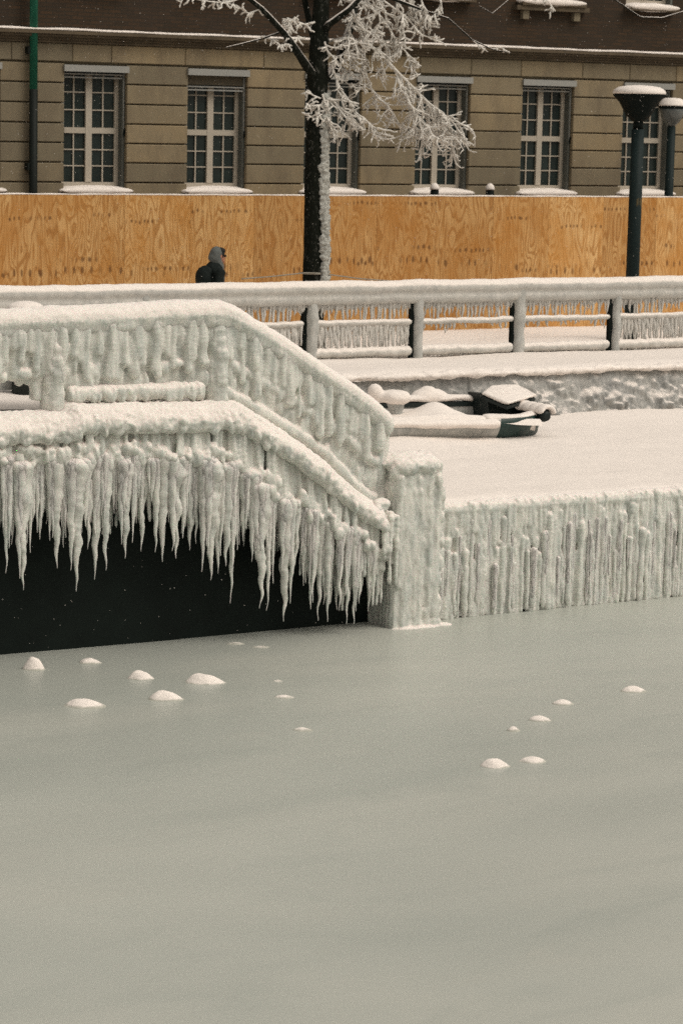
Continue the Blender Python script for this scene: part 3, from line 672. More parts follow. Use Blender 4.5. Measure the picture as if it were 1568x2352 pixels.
# ---------------------------------------------------------------- quay railing at the street edge
YQ = 33.0
qr = empty('quay_railing', (19, YQ, 1.68), 'long straight quayside railing thick with snow, ice fringes hanging between its posts', 'railing')
posts = [9.2, 11.0, 12.85, 14.65, 16.45] + [at(px, 800, YQ).x for px in (710, 953, 1184, 1407)] + [26.55, 28.4, 30.2, 32.0]
def fused_post(X, w=.105, top=2.70):
    m = MB(); lumps(m, X + .03, YQ - .02, top, 1.60, w, X, .10, .12)
    return m
for X in posts:
    MB().box((X - .105, YQ - .02, 1.55), (X - .03, YQ + .05, 2.62)).build('post', M['lamp_head'], qr)
    fuse(fused_post(X, RND.uniform(.08, .115)), 'post_ice', M['grey_ice'], qr, .02, 3, [(6, 6, 3, .015)])
tr = MB(); x = 9.0
while x < 32.2: tr.ell((x, YQ - .03, 2.61 + .02 * noise.noise((x * 2.3, 5, 0))), (.12, .085, .10)).ell((x, YQ, 2.76 + .012 * noise.noise((x * 1.5, 0, 0))), (.12, .15, .115 + .012 * noise.noise((x, 2, 0)))); x += .07
fuse(tr, 'top_rail', ice_mat('railing_snow', (.52, .51, .48), (.42, .42, .40), .05, .5, .05, .7, 10, .3), qr, .022, 4, [(2, 2, 3, .01), (12, 12, 12, .006)])
def qrail(name, zc, r, x0, x1):
    m = MB(); x = x0
    while x < x1: m.ell((x, YQ - .01, zc + .012 * noise.noise((x * 2, zc, 0))), (.09, r * 1.1, r * (1 + .15 * noise.noise((x * 3, zc, 1))))); x += .06
    fuse(m, name, M['rail_ice'], qr, .018, 2, [(9, 9, 9, .012)])
M['rail_ice'] = ice_mat('rail_ice', (.60, .58, .545), (.46, .455, .43), .0, .5, .03, .7, 12, .4)
def fringe(x0, x1, ztop, lmin, lmax, dens, full, seed):      # a bay's curtain of thin icicles: one piece of ice
    Rr = random.Random(seed); m = MB(); x = x0
    while x < x1:
        env = .5 + .5 * noise.noise((x * 1.6, seed, 0)); L = lmin + (lmax - lmin) * max(0, min(1, env + Rr.uniform(-.3, .3))); r = Rr.uniform(.013, .026)
        ln = Rr.uniform(-.02, .02)
        n = 5; pts = [(x + ln * i / n, YQ + Rr.uniform(-.02, .02), ztop - L * i / n) for i in range(n + 1)]
        m.tube(pts, [r * 1.5, r * 1.3, r * 1.1, r * .95, r * .75, .004 if not full else r * .7], 6); x += r / dens * Rr.uniform(.8, 1.6)
    return m
xs = posts
for i in range(len(xs) - 1):
    a, b = xs[i] + .06, xs[i + 1] - .13
    qrail('middle_rail', 2.245, .05, a, b); qrail('lower_rail', 1.81, .078, a, b)
    fringe(a - .1, b + .1, 2.62, .14, .22, 1.3, False, i * 3).build('ice_fringe', M['rail_ice'], qr, True)
    fringe(a, b, 2.60, .20, .50, .34, False, i * 5 + 1).build('ice_fringe', M['rail_ice'], qr, True)
    if i in (4, 5, 8, 9): fringe(a, b, 2.25, .30, .44, .75, True, i * 7 + 2).build('ice_fringe', M['rail_ice'], qr, True)
    else: fringe(a, b, 2.25, .03, .20, .3, False, i * 7 + 2).build('ice_fringe', M['rail_ice'], qr, True)
    fringe(a, b, 1.80, .06, .12, .7, False, i * 11).build('ice_fringe', M['rail_ice'], qr, True)

# ---------------------------------------------------------------- plywood hoarding
YH = 39.0
ho = empty('hoarding', (20, YH, 1.5), 'tall hoarding of raw pine plywood sheets along the front of the stone building', 'hoarding')
pm_ = MB().box((0, 0, 0), (1.2165, .018, 2.41)).mesh('panel')
for n in range(-11, 17):
    o = link('panel', pm_, M['plywood'], ho); o.location = (17.93 + 1.22 * n, YH + RND.uniform(0, .004), 1.50 + RND.uniform(-.004, .004))
    MB().box((17.93 + 1.22 * n - .04, YH + .02, 1.45), (17.93 + 1.22 * n + .04, YH + .10, 3.86)).build('stud', M['dark_wood'], ho) if n % 2 == 0 else None
sc_ = MB(); x = 4.6
while x < 38: sc_.ell((x, YH + .02, 3.918 + .006 * noise.noise((x * 2, 0, 0))), (.09, .035, .016 + .008 * noise.noise((x * 3, 1, 0)))); x += .08
fuse(sc_, 'snow_cap', M['snow'], ho, .014, 2)
for i, (px, py, lab) in enumerate([(998, 423, 'snow capped post top above the hoarding, standing before a window sill'), (1125, 424, 'snow capped post top above the hoarding, midway between two windows')]):
    P = at(px, py, 39.6); b = empty('bollard', (P.x, 39.6, 1.5), lab, 'post', 'posts behind the hoarding')
    MB().tube([(P.x, 39.6, 1.5), (P.x, 39.6, P.z - .09)], .075, 14).build('post', M['lamp_head'], b, True)
    MB().lathe([(.085, 0), (.085, .03), (.07, .075), (.035, .11), (.008, .12)], (P.x, 39.6, P.z - .09), 14).build('snow_cap', M['snow'], b, True)

# ---------------------------------------------------------------- the building
YB = 42.0
bld = empty('building', (25, YB, 1.5), 'old office building with sandstone ground floor and dark brick above a snowy ledge', 'building')
WX = [20.0 + 2.415 * n for n in range(-4, 9)]; WW, WZ0, WZ1 = 1.21, 3.91, 6.06
XB0, XB1 = 6.0, 45.0
joints = [1.5, 1.96, 2.30, 2.65, 2.99, 3.34, 3.68, 4.03, 4.375, 4.715, 5.055, 5.40, 5.745, 6.09]
wall = MB(); tone = []
def block(a, b):
    n = len(wall.f); wall.box(a, b, 0, .012); t = RND.random(); tone.extend([t] * (len(wall.f) - n))
def plain(a, b):
    n = len(wall.f); wall.box(a, b, 0); tone.extend([.2] * (len(wall.f) - n))
edges = [XB0] + [v for w in WX for v in (w - WW / 2, w + WW / 2)] + [XB1]
J = .012
for i in range(0, len(edges), 2):
    x0, x1 = edges[i], edges[i + 1]
    for k in range(len(joints) - 1):
        if x1 - x0 > 2: block((x0, YB - .08, joints[k] + J), (x1, YB, joints[k + 1] - J)); continue
        if joints[k] < WZ0: block((x0, YB - .08, joints[k] + J), (x1, YB, joints[k + 1] - J))
        else: block((x0, YB - .08, joints[k] + J), (x1, YB, joints[k + 1] - J))
    plain((x0 + .01, YB + .002, 1.5), (x1 - .01, YB + .4, 6.5))
for w in WX:                                      # below and above each window
    for k in range(6): block((w - WW / 2 + .002, YB - .08, joints[k] + J), (w + WW / 2 - .002, YB, joints[k + 1] - J))
    plain((w - WW / 2 - .008, YB + .003, 1.5), (w + WW / 2 + .008, YB + .4, WZ0 - .1)); plain((w - WW / 2 - .008, YB + .003, 6.07), (w + WW / 2 + .008, YB + .4, 6.5))
x = XB0
while x < XB1:                                    # frieze of big blocks
    L = RND.choice([.75, 1.15, 1.45, 1.6]); block((x + .004, YB - .082, 6.10 + J), (min(x + L, XB1) - .004, YB, 6.42)); x += L
o = wall.build('sandstone_wall', M['stone'], bld)
at2 = o.data.attributes.new('tone', 'FLOAT', 'FACE'); at2.data.foreach_set('value', tone)
cn = MB()
for y0, z0, z1 in ((-.13, 6.425, 6.47), (-.17, 6.472, 6.52), (-.24, 6.522, 6.57), (-.30, 6.572, 6.625)): cn.box((XB0, YB + y0, z0), (XB1, YB + .3, z1))
cn.build('cornice', M['cornice'], bld)
cs = MB(); x = XB0
while x < XB1:
    cs.ell((x, YB - .14, 6.645 + .012 * noise.noise((x * 1.1, 0, 0))), (.11, .17, .035 + .016 * noise.noise((x * .8, 3, 0)))); x += .09
fuse(cs, 'ledge_snow', M['snow'], bld, .02, 2, [(3, 3, 3, .012)])
# brick upper wall with window openings above the ground-floor windows
UX = [w for w in WX]; UW, UZ0 = 1.15, 7.56
bw = MB(); bw.box((XB0, YB, 6.63), (XB1, YB + .4, UZ0)); bw.box((XB0, YB, 9.5), (XB1, YB + .4, 12))
ue = [XB0] + [v for w in UX for v in (w - UW / 2, w + UW / 2)] + [XB1]
for i in range(0, len(ue), 2): bw.box((ue[i], YB, UZ0 + .001), (ue[i + 1], YB + .4, 9.499))
bw.build('brick_wall', M['brick'], bld)
MB().box((XB0, YB + .45, 1.5), (XB1, YB + 10, 12.0)).build('core', M['reveal'], bld)
rf = MB().prism([(XB0, 12.002), (XB1, 12.002), (XB1, 12.2), (XB0, 12.2)], YB - .4, YB + 10.4); rf.build('roof', M['cornice'], bld)

def window(w, z0, z1, W, drop, sillw, upper=False):
    fr = MB(); yb = YB + .16; a, b = w - W / 2, w + W / 2
    H0, H1 = z0 + .03, z1 - (.0 if upper else .125 + drop)
    fw_ = .075
    fr.box((a, yb, H0), (a + fw_, yb + .06, H1)); fr.box((b - fw_ - .05, yb, H0), (b - .05, yb + .06, H1))
    b2 = b - .05
    fr.box((a + fw_ + .001, yb, H0), (b2 - fw_ - .001, yb + .06, H0 + .09))
    c = (a + b2) / 2; zm = z0 + (6.06 - 3.91) * .475 if not upper else z0 + .95
    fr.box((c - .06, yb - .012, H0 + .091), (c + .06, yb + .05, H1 - .002))
    fr.box((a + fw_ + .001, yb - .006, zm - .05), (c - .061, yb + .05, zm + .05)); fr.box((c + .061, yb - .006, zm - .05), (b2 - fw_ - .001, yb + .05, zm + .05))
    for s0, s1 in ((a + fw_, c - .06), (c + .06, b2 - fw_)):
        xm = (s0 + s1) / 2
        fr.box((xm - .011, yb + .012, H0 + .092), (xm + .011, yb + .04, zm - .051)); fr.box((xm - .011, yb + .012, zm + .051), (xm + .011, yb + .04, H1 - .003))
        for zz in (H0 + .09 + (zm - .05 - H0 - .09) / 3, H0 + .09 + (zm - .05 - H0 - .09) * 2 / 3):
            fr.box((s0 + .001, yb + .014, zz - .010), (s1 - .001, yb + .038, zz + .010))
        top = 6.06 - .16 if not upper else H1
        for q in (1 / 3, 2 / 3):
            zz = zm + .05 + (top - zm - .05) * q
            if zz < H1 - .03: fr.box((s0 + .001, yb + .014, zz - .010), (s1 - .001, yb + .038, zz + .010))
    win = fr.build('window', M['frame'], bld)
    MB().box((a, yb + .042, z0), (b, yb + .05, z1)).build('pane', M['glass'], win)
    rv = MB().box((b - .049, YB + .01, z0 + .02), (b, yb + .04, z1 - .13)); rv.build('reveal', M['reveal'], win)
    if not upper:
        MB().box((a - .02, YB - .13, z1 - .115), (b + .02, YB + .1, z1)).build('blind_box', M['blind'], win)
        if drop > .08: MB().box((a + .02, YB + .02, H1 + .035), (b - .03, YB + .04, z1 - .118)).build('blind_cloth', M['recess'], win)
        st = MB().box((a + .03, YB + .005, H1 - .012), (b - .03, YB + .045, H1 + .012)).box((a + .03, YB + .01, H1 - .07), (b - .03, YB + .05, H1 - .045))
        st.box((a + .018, YB - .0, z0 + 1.0), (a + .032, YB + .04, z1 - .13)).box((b - .032, YB - .0, z0 + 1.0), (b - .018, YB + .04, z1 - .13)); st.build('blind_rail', M['blind'], win)
        for q in (a, b): MB().box((q - .03, YB - .02, z0 + .94), (q + .03, YB - .001, z0 + 1.06)).build('blind_bracket', M['lamp_head'], win)
    MB().box((w - sillw / 2, YB - .2, z0 - .10), (w + sillw / 2, YB + .17, z0 - .03)).build('sill', M['cornice'], win)
    sn = MB(); n = 40
    for i in range(n):
        t = i / (n - 1); X = w - sillw / 2 + .04 + (sillw - .08) * t; h = .04 + .05 * sin(pi * t) ** .6
        sn.ell((X, YB - .09, z0 - .028), (.08, .15, h)); sn.ell((X, YB + .06, z0 - .015), (.08, .12, h))
    fuse(sn, 'sill_snow', M['snow'], win, .02, 6, [(5, 5, 5, .008)])
    return win
drops = {0: .03, 1: .19, 2: .06, 3: .04, 4: .03, 5: .03}
for i, w in enumerate(WX):
    window(w, WZ0, WZ1, WW, drops.get(i - 4, .05), 1.36)
for i, w in enumerate(UX):
    wn_ = window(w + .0, UZ0, 9.5, UW, 0, 1.5 if (i - 4) == 4 else 1.2, True)
    if (i - 4) == 4:
        for dx in (-.6, .6): MB().box((w + dx - .07, YB - .1, 7.20), (w + dx + .07, YB - .001, 7.36)).build('corbel', M['stone'], bld)
        MB().box((w - .85, YB - .16, 7.37), (w + .85, YB - .001, 7.455)).build('sill_moulding', M['cornice'], bld)
# drainpipe: painted green above, black below
XP = at(77, 200, 41.8).x
pp = MB().tube([(XP, 41.80, 5.62), (XP, 41.80, 11.9)], .07, 14).build('drainpipe', M['copper'], bld, True); pp['label'] = 'green upper length of drainpipe'
MB().tube([(XP, 41.80, 1.5), (XP, 41.80, 5.618)], .073, 14).build('drainpipe', M['black_pipe'], bld, True)['label'] = 'black lower length of drainpipe'
for z in (4.3, 6.28): MB().box((XP - .11, 41.78, z - .06), (XP + .02, 41.93, z + .06)).build('pipe_bracket', M['black_pipe'], bld)

# ---------------------------------------------------------------- street lamps
XLp, YLp = at(1452, 632, 36.0).x, 36.0
lp = empty('street_lamp', (XLp, YLp, 1.55), 'tall black street lamp with wide snow covered bowl in front of the hoarding', 'street lamp')
MB().tube([(XLp, YLp, 1.5), (XLp, YLp, 3.3), (XLp, YLp, 5.16)], [.118, .114, .108], 20).build('pole', M['lamp_post'], lp, True)
MB().tube([(XLp, YLp, 5.16), (XLp, YLp, 5.33)], [.085, .085], 16).build('neck', M['lamp_head'], lp, True)
MB().lathe([(.085, 0), (.13, .03), (.19, .09), (.25, .18), (.335, .33), (.42, .42), (.445, .445), (.445, .47), (.2, .475)], (XLp, YLp, 5.28), 36).build('lamp_shade', M['lamp_head'], lp, True)
MB().lathe([(.445, 0), (.455, .02), (.43, .07), (.35, .115), (.2, .14), (.02, .15)], (XLp, YLp, 5.752), 36).build('snow_cap', M['snow'], lp, True)
st = MB()
for i in range(7):
    a = -1.95 + i * .16; z0 = 3.86 + (.02 if i % 2 else 0); w = .05
    if i in (2, 5): continue
    ca, sa = cos(a), sin(a); r = .1162
    for q in range(1): st.add([(XLp + r * cos(a - w), YLp + r * sin(a - w), z0), (XLp + r * cos(a + w), YLp + r * sin(a + w), z0), (XLp + r * cos(a + w), YLp + r * sin(a + w), z0 + .12), (XLp + r * cos(a - w), YLp + r * sin(a - w), z0 + .12)], [(0, 1, 2, 3)])
st.build('worn_sticker', simple('worn_yellow', (.13, .10, .045), .7, .3, .6, 60), lp)
X2, Y2 = at(1541, 300, 40.4).x, 40.4
l2 = empty('street_lamp', (X2, Y2, 1.5), 'smaller street lamp with glass bowl behind the hoarding at the right edge', 'street lamp')
MB().tube([(X2, Y2, 1.5), (X2, Y2, 5.22)], [.092, .082], 16).build('pole', M['lamp_post'], l2, True)
MB().lathe([(.06, -.03), (.08, 0), (.14, .06), (.20, .14), (.235, .27), (.24, .32)], (X2, Y2, 5.24), 30).build('glass_bowl', M['lamp_glass'], l2, True)
MB().lathe([(.243, 0), (.262, .01), (.262, .04), (.22, .05)], (X2, Y2, 5.561), 30).build('lamp_rim', M['lamp_head'], l2, True)
MB().lathe([(.262, 0), (.25, .03), (.20, .12), (.15, .145), (.02, .155)], (X2, Y2, 5.612), 30).build('snow_cap', M['snow'], l2, True)

# ---------------------------------------------------------------- tree with frosted twigs
YT = 36.0
tree = empty('tree', (21.0, YT, 1.55), 'street tree with black trunk and drooping twigs thick with white frost', 'tree')
T = lambda px, py, dy=0.0: at(px, py, YT + dy)
tk = MB()
def bumpy(pts, rads, n):                          # resample a path finely with uneven radius
    P, Q = [], []
    for i in range(n + 1):
        t = i / n * (len(pts) - 1); k = min(int(t), len(pts) - 2); f = t - k
        p = Vector(pts[k]).lerp(Vector(pts[k + 1]), f); r = rads[k] + (rads[k + 1] - rads[k]) * f
        P.append(p); Q.append(r * (1 + .10 * noise.noise(p * 3)))
    return P, Q
tk.tube(*bumpy([(21.0, YT, 1.45), T(719, 645), T(722, 400), T(729, 180), T(733, 90), T(738, 0), T(742, -120), T(738, -260)], [.22, .165, .155, .165, .15, .12, .10, .07], 60), 14)
tk.build('trunk', M['bark'], tree, True)
def limb(pts, rads): MB().tube(*bumpy(pts, rads, 8 * len(pts)), 8).build('limb', M['bark'], tree, True)
limb([T(722, 178), T(703, 150, -.2), T(685, 122, -.35), T(665, 92, -.45), T(650, 72, -.5), T(625, 45, -.55), T(600, 18, -.6), T(562, -12, -.7)], [.075, .07, .062, .055, .05, .045, .04, .03])
limb([T(728, 190), T(752, 172, .1), T(775, 145, .2), T(790, 100, .2), T(812, 40, .25), T(820, -60, .3)], [.10, .085, .075, .07, .06, .05])
limb([T(738, 80), T(755, 55, -.2), T(797, 24, -.4), T(850, -30, -.5)], [.07, .06, .05, .04])
limb([T(730, 120), T(712, 60, .3), T(700, 0, .4), T(690, -90, .4)], [.06, .05, .045, .03])
limb([T(738, 10), T(720, -60, .4), T(650, -160, .5), T(560, -240, .6)], [.07, .06, .045, .02])
limb([T(740, -60), T(800, -140, -.3), T(900, -200, -.4), T(980, -230, -.4)], [.07, .06, .045, .02])
limb([T(640, 74, -.45), T(600, 88, -.4), T(560, 98, -.4), T(518, 108, -.4)], [.018, .015, .011, .006])
limb([T(983, 26, .1), T(1029, 41, .1), T(1085, 91, .1), T(1130, 112, .1), T(1172, 120, .1)], [.016, .014, .013, .012, .006])
limb([T(850, -30, -.5), T(900, -5, -.4), T(983, 26, .1)], [.04, .03, .016])
limb([T(1190, -20, .2), T(1130, 30, .2), T(1100, 12, .2)], [.01, .008, .006]); limb([T(1568, 25, .2), T(1520, 40, .2), T(1470, 38, .2), T(1400, -10, .2)], [.008, .012, .012, .014])
tw = MB(); Rt = random.Random(5)
def twig(p, d, L, r, depth):
    n = max(2, int(L / .07)); pts = [p]; q = p.copy(); dd = d.normalized()
    for i in range(n):
        dd = (dd + Vector((Rt.uniform(-1, 1), Rt.uniform(-1, 1), Rt.uniform(-1, 1))) * .42 + Vector((0, 0, -.06))).normalized(); q = q + dd * (L / n); pts.append(q.copy())
    rr = [r * (1 - .35 * i / n) * Rt.uniform(.8, 1.25) for i in range(n + 1)]
    tw.tube(pts, rr, 5)
    if depth > 0:
        for i in range(1, n + 1):
            if Rt.random() < .58:
                s = Vector((Rt.uniform(-1, 1), Rt.uniform(-1, 1), Rt.uniform(-1, .8))).normalized()
                twig(pts[i], (dd * .6 + s).normalized(), L * Rt.uniform(.3, .6), r * .82, depth - 1)
def branch(px, r0=.022, dens=1.0, L=.34, depth=2, down=.35):
    pts = [T(x, y, dy) for x, y, dy in px]; P, Q = bumpy(pts, [r0 * (1 - .5 * i / (len(pts) - 1)) for i in range(len(pts))], 9 * len(pts))
    tw.tube(P, Q, 6)
    for i in range(2, len(P)):
        if Rt.random() < .52 * dens:
            t = (P[i] - P[i - 1]).normalized(); s = Vector((Rt.uniform(-1, 1), Rt.uniform(-.8, .8), Rt.uniform(-1.1, .7))).normalized()
            twig(P[i], (t * .5 + s + Vector((0, 0, -down))).normalized(), L * Rt.uniform(.5, 1.15), .0165, depth)
branch([(807, 18, 0), (836, 97, -.1), (871, 117, -.1), (904, 155, -.15), (939, 190, -.2), (983, 234, -.2), (1021, 264, -.2), (1050, 290, -.2)], .026, 1.1, .36, 2)
branch([(836, 97, .1), (836, 146, .1), (848, 199, .15), (872, 224, .2), (898, 252, .2), (924, 299, .2), (950, 325, .2)], .022, 1.1, .36, 2)
branch([(904, 155, -.1), (930, 215, -.2), (955, 262, -.25), (985, 300, -.3), (1015, 330, -.3)], .02, 1.4, .36, 2)
branch([(960, 215, -.1), (1000, 255, -.15), (1030, 275, -.2), (1045, 320, -.2), (1035, 350, -.2)], .016, 1.5, .28, 2)
branch([(915, 175, .1), (940, 230, .15), (950, 280, .15), (975, 330, .1)], .016, 1.4, .30, 2)
branch([(939, 190, 0), (962, 240, .1), (990, 285, .1), (1030, 300, .1), (1058, 315, .1)], .018, 1.3, .30, 2)
branch([(739, 232, -.15), (760, 225, -.2), (783, 249, -.2), (802, 266, -.25), (833, 268, -.25), (858, 292, -.25), (876, 315, -.25)], .02, 1.0, .28, 2)
branch([(736, 225, -.2), (718, 218, -.25), (705, 205, -.25)], .014, .8, .16, 1)
branch([(738, 262, -.2), (722, 272, -.25), (708, 264, -.25)], .014, .8, .14, 1); branch([(738, 240, -.2), (715, 242, -.25), (702, 236, -.25)], .014, .8, .14, 1)
branch([(740, 215, -.2), (748, 245, -.2), (752, 280, -.2), (768, 300, -.2), (788, 300, -.2)], .018, 1.1, .2, 2)
branch([(845, 5, .1), (886, 50, .1), (905, 85, .1), (912, 97, .1), (942, 129, .1), (944, 155, .1)], .018, .8, .26, 2)
branch([(880, 0, .1), (933, 38, .1), (953, 62, .1), (968, 79, .1), (1009, 92, .1)], .017, .8, .24, 1)
branch([(797, 24, -.3), (820, 45, -.3), (850, 38, -.3), (880, 20, -.3)], .018, 1.0, .26, 2)
branch([(775, 95, -.2), (800, 85, -.3), (830, 100, -.3), (845, 75, -.3), (870, 60, -.3)], .018, 1.1, .28, 2)
branch([(745, 95, -.2), (755, 125, -.2), (775, 130, -.2), (800, 118, -.2)], .016, 1.0, .22, 2)
branch([(775, 146, .1), (795, 165, 0), (815, 150, 0), (838, 165, 0)], .016, .9, .22, 2)
branch([(760, 145, -.2), (780, 200, -.2), (790, 225, -.2), (810, 235, -.2)], .016, .9, .22, 2)
branch([(960, -20, 0), (975, 20, 0), (985, 45, 0), (1000, 30, 0)], .016, .9, .2, 1); branch([(1010, -20, 0), (1012, 10, 0), (1003, 22, 0)], .016, .6, .12, 1)
branch([(900, -10, -.3), (925, 20, -.3), (925, 60, -.3), (930, 90, -.3)], .016, 1.0, .22, 2)
branch([(770, -30, -.2), (800, 0, -.3), (830, 8, -.3), (862, -6, -.3)], .017, 1.1, .26, 2)
branch([(850, -20, .2), (880, 25, .2), (905, 40, .25), (938, 30, .25), (955, 50, .25)], .017, 1.1, .26, 2)
branch([(820, 60, .2), (850, 75, .2), (880, 95, .2), (900, 120, .2)], .017, 1.1, .26, 2)
branch([(930, -20, .1), (948, 10, .1), (962, 30, .1), (990, 62, .1)], .016, 1.0, .22, 2)
branch([(812, 40, 0), (800, 70, -.1), (812, 100, -.1), (800, 140, -.1)], .016, 1.0, .22, 2)
# left side: rime on the limb and its twigs
branch([(722, 50, -.2), (700, 55, -.3), (680, 48, -.35), (648, 42, -.4)], .016, .9, .16, 1)
branch([(655, 80, -.5), (668, 58, -.5), (660, 45, -.5)], .014, .8, .12, 1); branch([(700, 86, -.3), (672, 88, -.4), (655, 78, -.5)], .016, .8, .14, 1)
branch([(672, 104, -.45), (655, 100, -.5), (640, 105, -.5)], .014, .8, .1, 1); branch([(600, 18, -.6), (570, 30, -.6), (545, 12, -.6), (520, 6, -.6)], .013, .8, .14, 1)
branch([(560, -8, -.6), (520, 6, -.6), (480, 2, -.6), (420, -8, -.6)], .014, .6, .14, 1); branch([(640, 92, -.4), (600, 84, -.4), (590, 95, -.4)], .012, .7, .1, 1)
branch([(1190, -5, .2), (1255, -2, .2), (1268, 15, .2), (1262, 30, .2)], .010, .6, .12, 1)
branch([(1085, 91, .1), (1100, 104, .1), (1120, 118, .1)], .012, .5, .08, 0); branch([(1130, 112, .1), (1150, 108, .1), (1170, 121, .1)], .011, .5, .08, 0)
tw.build('frosted_twigs', M['rime'], tree, True)
rm = MB()                                          # rime plastered on the windward side of the trunk
for i in range(520):
    py = Rt.uniform(215, 660); c = T(727 if py < 300 else 723, py); r = .158 + (.01 if py > 500 else 0); a = Rt.uniform(-1.3, -.05)
    w = .7 + .5 * noise.noise((py * .02, 0, 0)); rm.ell((c.x + (r + .01) * cos(a), YT + (r + .01) * sin(a), c.z), (.06 * w + .025, .05, Rt.uniform(.03, .07)))
fuse(rm, 'rime', M['grey_rime'], tree, .012, 0, [(16, 16, 13, .035), (45, 45, 38, .016)])
# snow-dusted cord tied round the trunk
M['rope'] = simple('frosted_rope', (.26, .24, .20), .9, .1, .4, 60)
cdm = MB(); pl = [at(555, 640, 35.4), at(630, 634, 35.7), at(700, 626, 35.82), at(735, 627, 35.82), at(770, 632, 35.9), at(830, 640, 36.1), at(1000, 652, 36.4)]
cdm.tube(*bumpy(pl, [.010] * len(pl), 40), 6); cdm.tube([Vector((21.0 + .19 * cos(a), YT + .19 * sin(a), at(722, 627, YT).z)) for a in [2 * pi * k / 20 for k in range(21)]], .012, 6)
tag(cdm.build('rope', M['rope'], None, True), 'thin frosty rope looped round the tree trunk above the quay railing', 'rope')

# ---------------------------------------------------------------- walker behind the railing
PX, PY, PZ = at(497, 600, 36.5).x, 36.5, 1.52
M['skin'] = simple('skin', (.42, .19, .12), .6, .3, .1, 30); M['coat'] = simple('black_coat', (.008, .012, .011), .85, .2, .4, 30, .4)
M['hood'] = simple('grey_hood', (.115, .125, .12), .9, .15, .25, 50, .4); M['hair'] = simple('dark_hair', (.008, .009, .008), .7, .3, .3, 40)
M['jeans'] = simple('dark_trousers', (.012, .016, .022), .85, .2, .3, 40)
def pp_(dx, dy, z): return (PX + dx, PY + dy, PZ + z)
bd = MB()                                          # walks to the right (+X)
bd.ell(pp_(.045, 0, 1.535), (.098, .078, .12)).ell(pp_(.085, 0, 1.48), (.065, .058, .075)).ell(pp_(.115, 0, 1.425), (.03, .032, .025)).ell(pp_(.143, 0, 1.508), (.022, .016, .022)).ell(pp_(.13, 0, 1.465), (.02, .028, .012))
bd.ell(pp_(.04, .078, 1.52), (.025, .012, .035)).ell(pp_(.04, -.078, 1.52), (.025, .012, .035))
bd.cone_chain(pp_(.02, 0, 1.42), pp_(-.03, 0, 1.28), .06, .075); bd.cone_chain(pp_(-.04, 0, 1.28), pp_(-.03, 0, .95), .13, .13); bd.ell(pp_(-.03, 0, 1.25), (.11, .19, .1)); bd.ell(pp_(-.03, 0, .92), (.12, .16, .12))
for s, ph in ((-1, 1), (1, -1)):
    sh = Vector(pp_(-.03, .2 * s, 1.27)); el = sh + Vector((-.09 * ph, .05 * s, -.27)); wr = el + Vector((.10 * (1.3 if ph < 0 else .3), -.02 * s, -.24))
    bd.cone_chain(sh, el, .05, .042); bd.cone_chain(el, wr, .042, .03); bd.ell(wr + Vector((.02, 0, -.05)), (.035, .018, .05))
    for f in range(4): bd.cone_chain(wr + Vector((-.012 + f * .018, 0, -.09)), wr + Vector((0 + f * .018, -.015 * s, -.145 - (.01 if f in (1, 2) else 0))), .0095, .008, .008)
    bd.cone_chain(wr + Vector((.045, 0, -.04)), wr + Vector((.065, -.01 * s, -.09)), .011, .009, .008)
    hp = Vector(pp_(-.03, .09 * s, .9)); kn = hp + Vector((.16 * ph + .04, 0, -.42)); an = kn + Vector((-.17 if ph < 0 else .02, 0, -.40)); 
    if ph < 0: an = kn + Vector((-.16, 0, -.36))
    bd.cone_chain(hp, kn, .085, .058); bd.cone_chain(kn, an, .058, .04); bd.cone_chain(an + Vector((-.03, 0, -.04)), an + Vector((.14, 0, -.055)), .04, .03)
per = fuse(bd, 'person', M['skin'], None, .011, 2)
tag(per, 'person in grey hood and black coat walking to the right past the plywood', 'person')
ck = MB(); ck.cone_chain(pp_(-.04, 0, 1.30), pp_(-.04, 0, .72), .155, .185); ck.ell(pp_(-.04, 0, 1.27), (.13, .225, .11)); ck.ell(pp_(-.04, 0, .72), (.2, .21, .12))
for s, ph in ((-1, 1), (1, -1)):
    sh = Vector(pp_(-.03, .2 * s, 1.27)); el = sh + Vector((-.09 * ph, .05 * s, -.27)); wr = el + Vector((.10 * (1.3 if ph < 0 else .3), -.02 * s, -.24)); ck.cone_chain(sh, el, .078, .068); ck.cone_chain(el, wr, .066, .05)
fuse(ck, 'coat', M['coat'], per, .014, 3, [(12, 12, 12, .01)])
hd = MB(); hd.ell(pp_(-.005, 0, 1.545), (.115, .105, .135)).ell(pp_(-.03, 0, 1.50), (.11, .1, .12)).cone_chain(pp_(0.0, 0, 1.44), pp_(.01, 0, 1.33), .095, .115); hd.cone_chain(pp_(.05, 0, 1.37), pp_(.10, 0, 1.20), .075, .05); hd.cone_chain(pp_(.10, 0, 1.2), pp_(.115, 0, 1.08), .05, .035)
fuse(hd, 'hood', M['hood'], per, .012, 2, [(20, 20, 20, .008)])
fuse(MB().ell(pp_(.075, 0, 1.60), (.075, .085, .06)).ell(pp_(.075, -.04, 1.545), (.04, .05, .06)).ell(pp_(.075, .04, 1.545), (.04, .05, .06)), 'hair', M['hair'], per, .01, 1)
MB().box(pp_(.12, -.062, 1.508), pp_(.146, .062, 1.54)).build('glasses', M['hair'], per)
tr_ = MB()
for s, ph in ((-1, 1), (1, -1)):
    hp = Vector(pp_(-.03, .09 * s, .9)); kn = hp + Vector((.16 * ph + .04, 0, -.42)); an = kn + (Vector((-.16, 0, -.36)) if ph < 0 else Vector((.02, 0, -.40))); tr_.cone_chain(hp, kn, .1, .078); tr_.cone_chain(kn, an, .076, .065)
fuse(tr_, 'trousers', M['jeans'], per, .014, 2)
bt = MB()
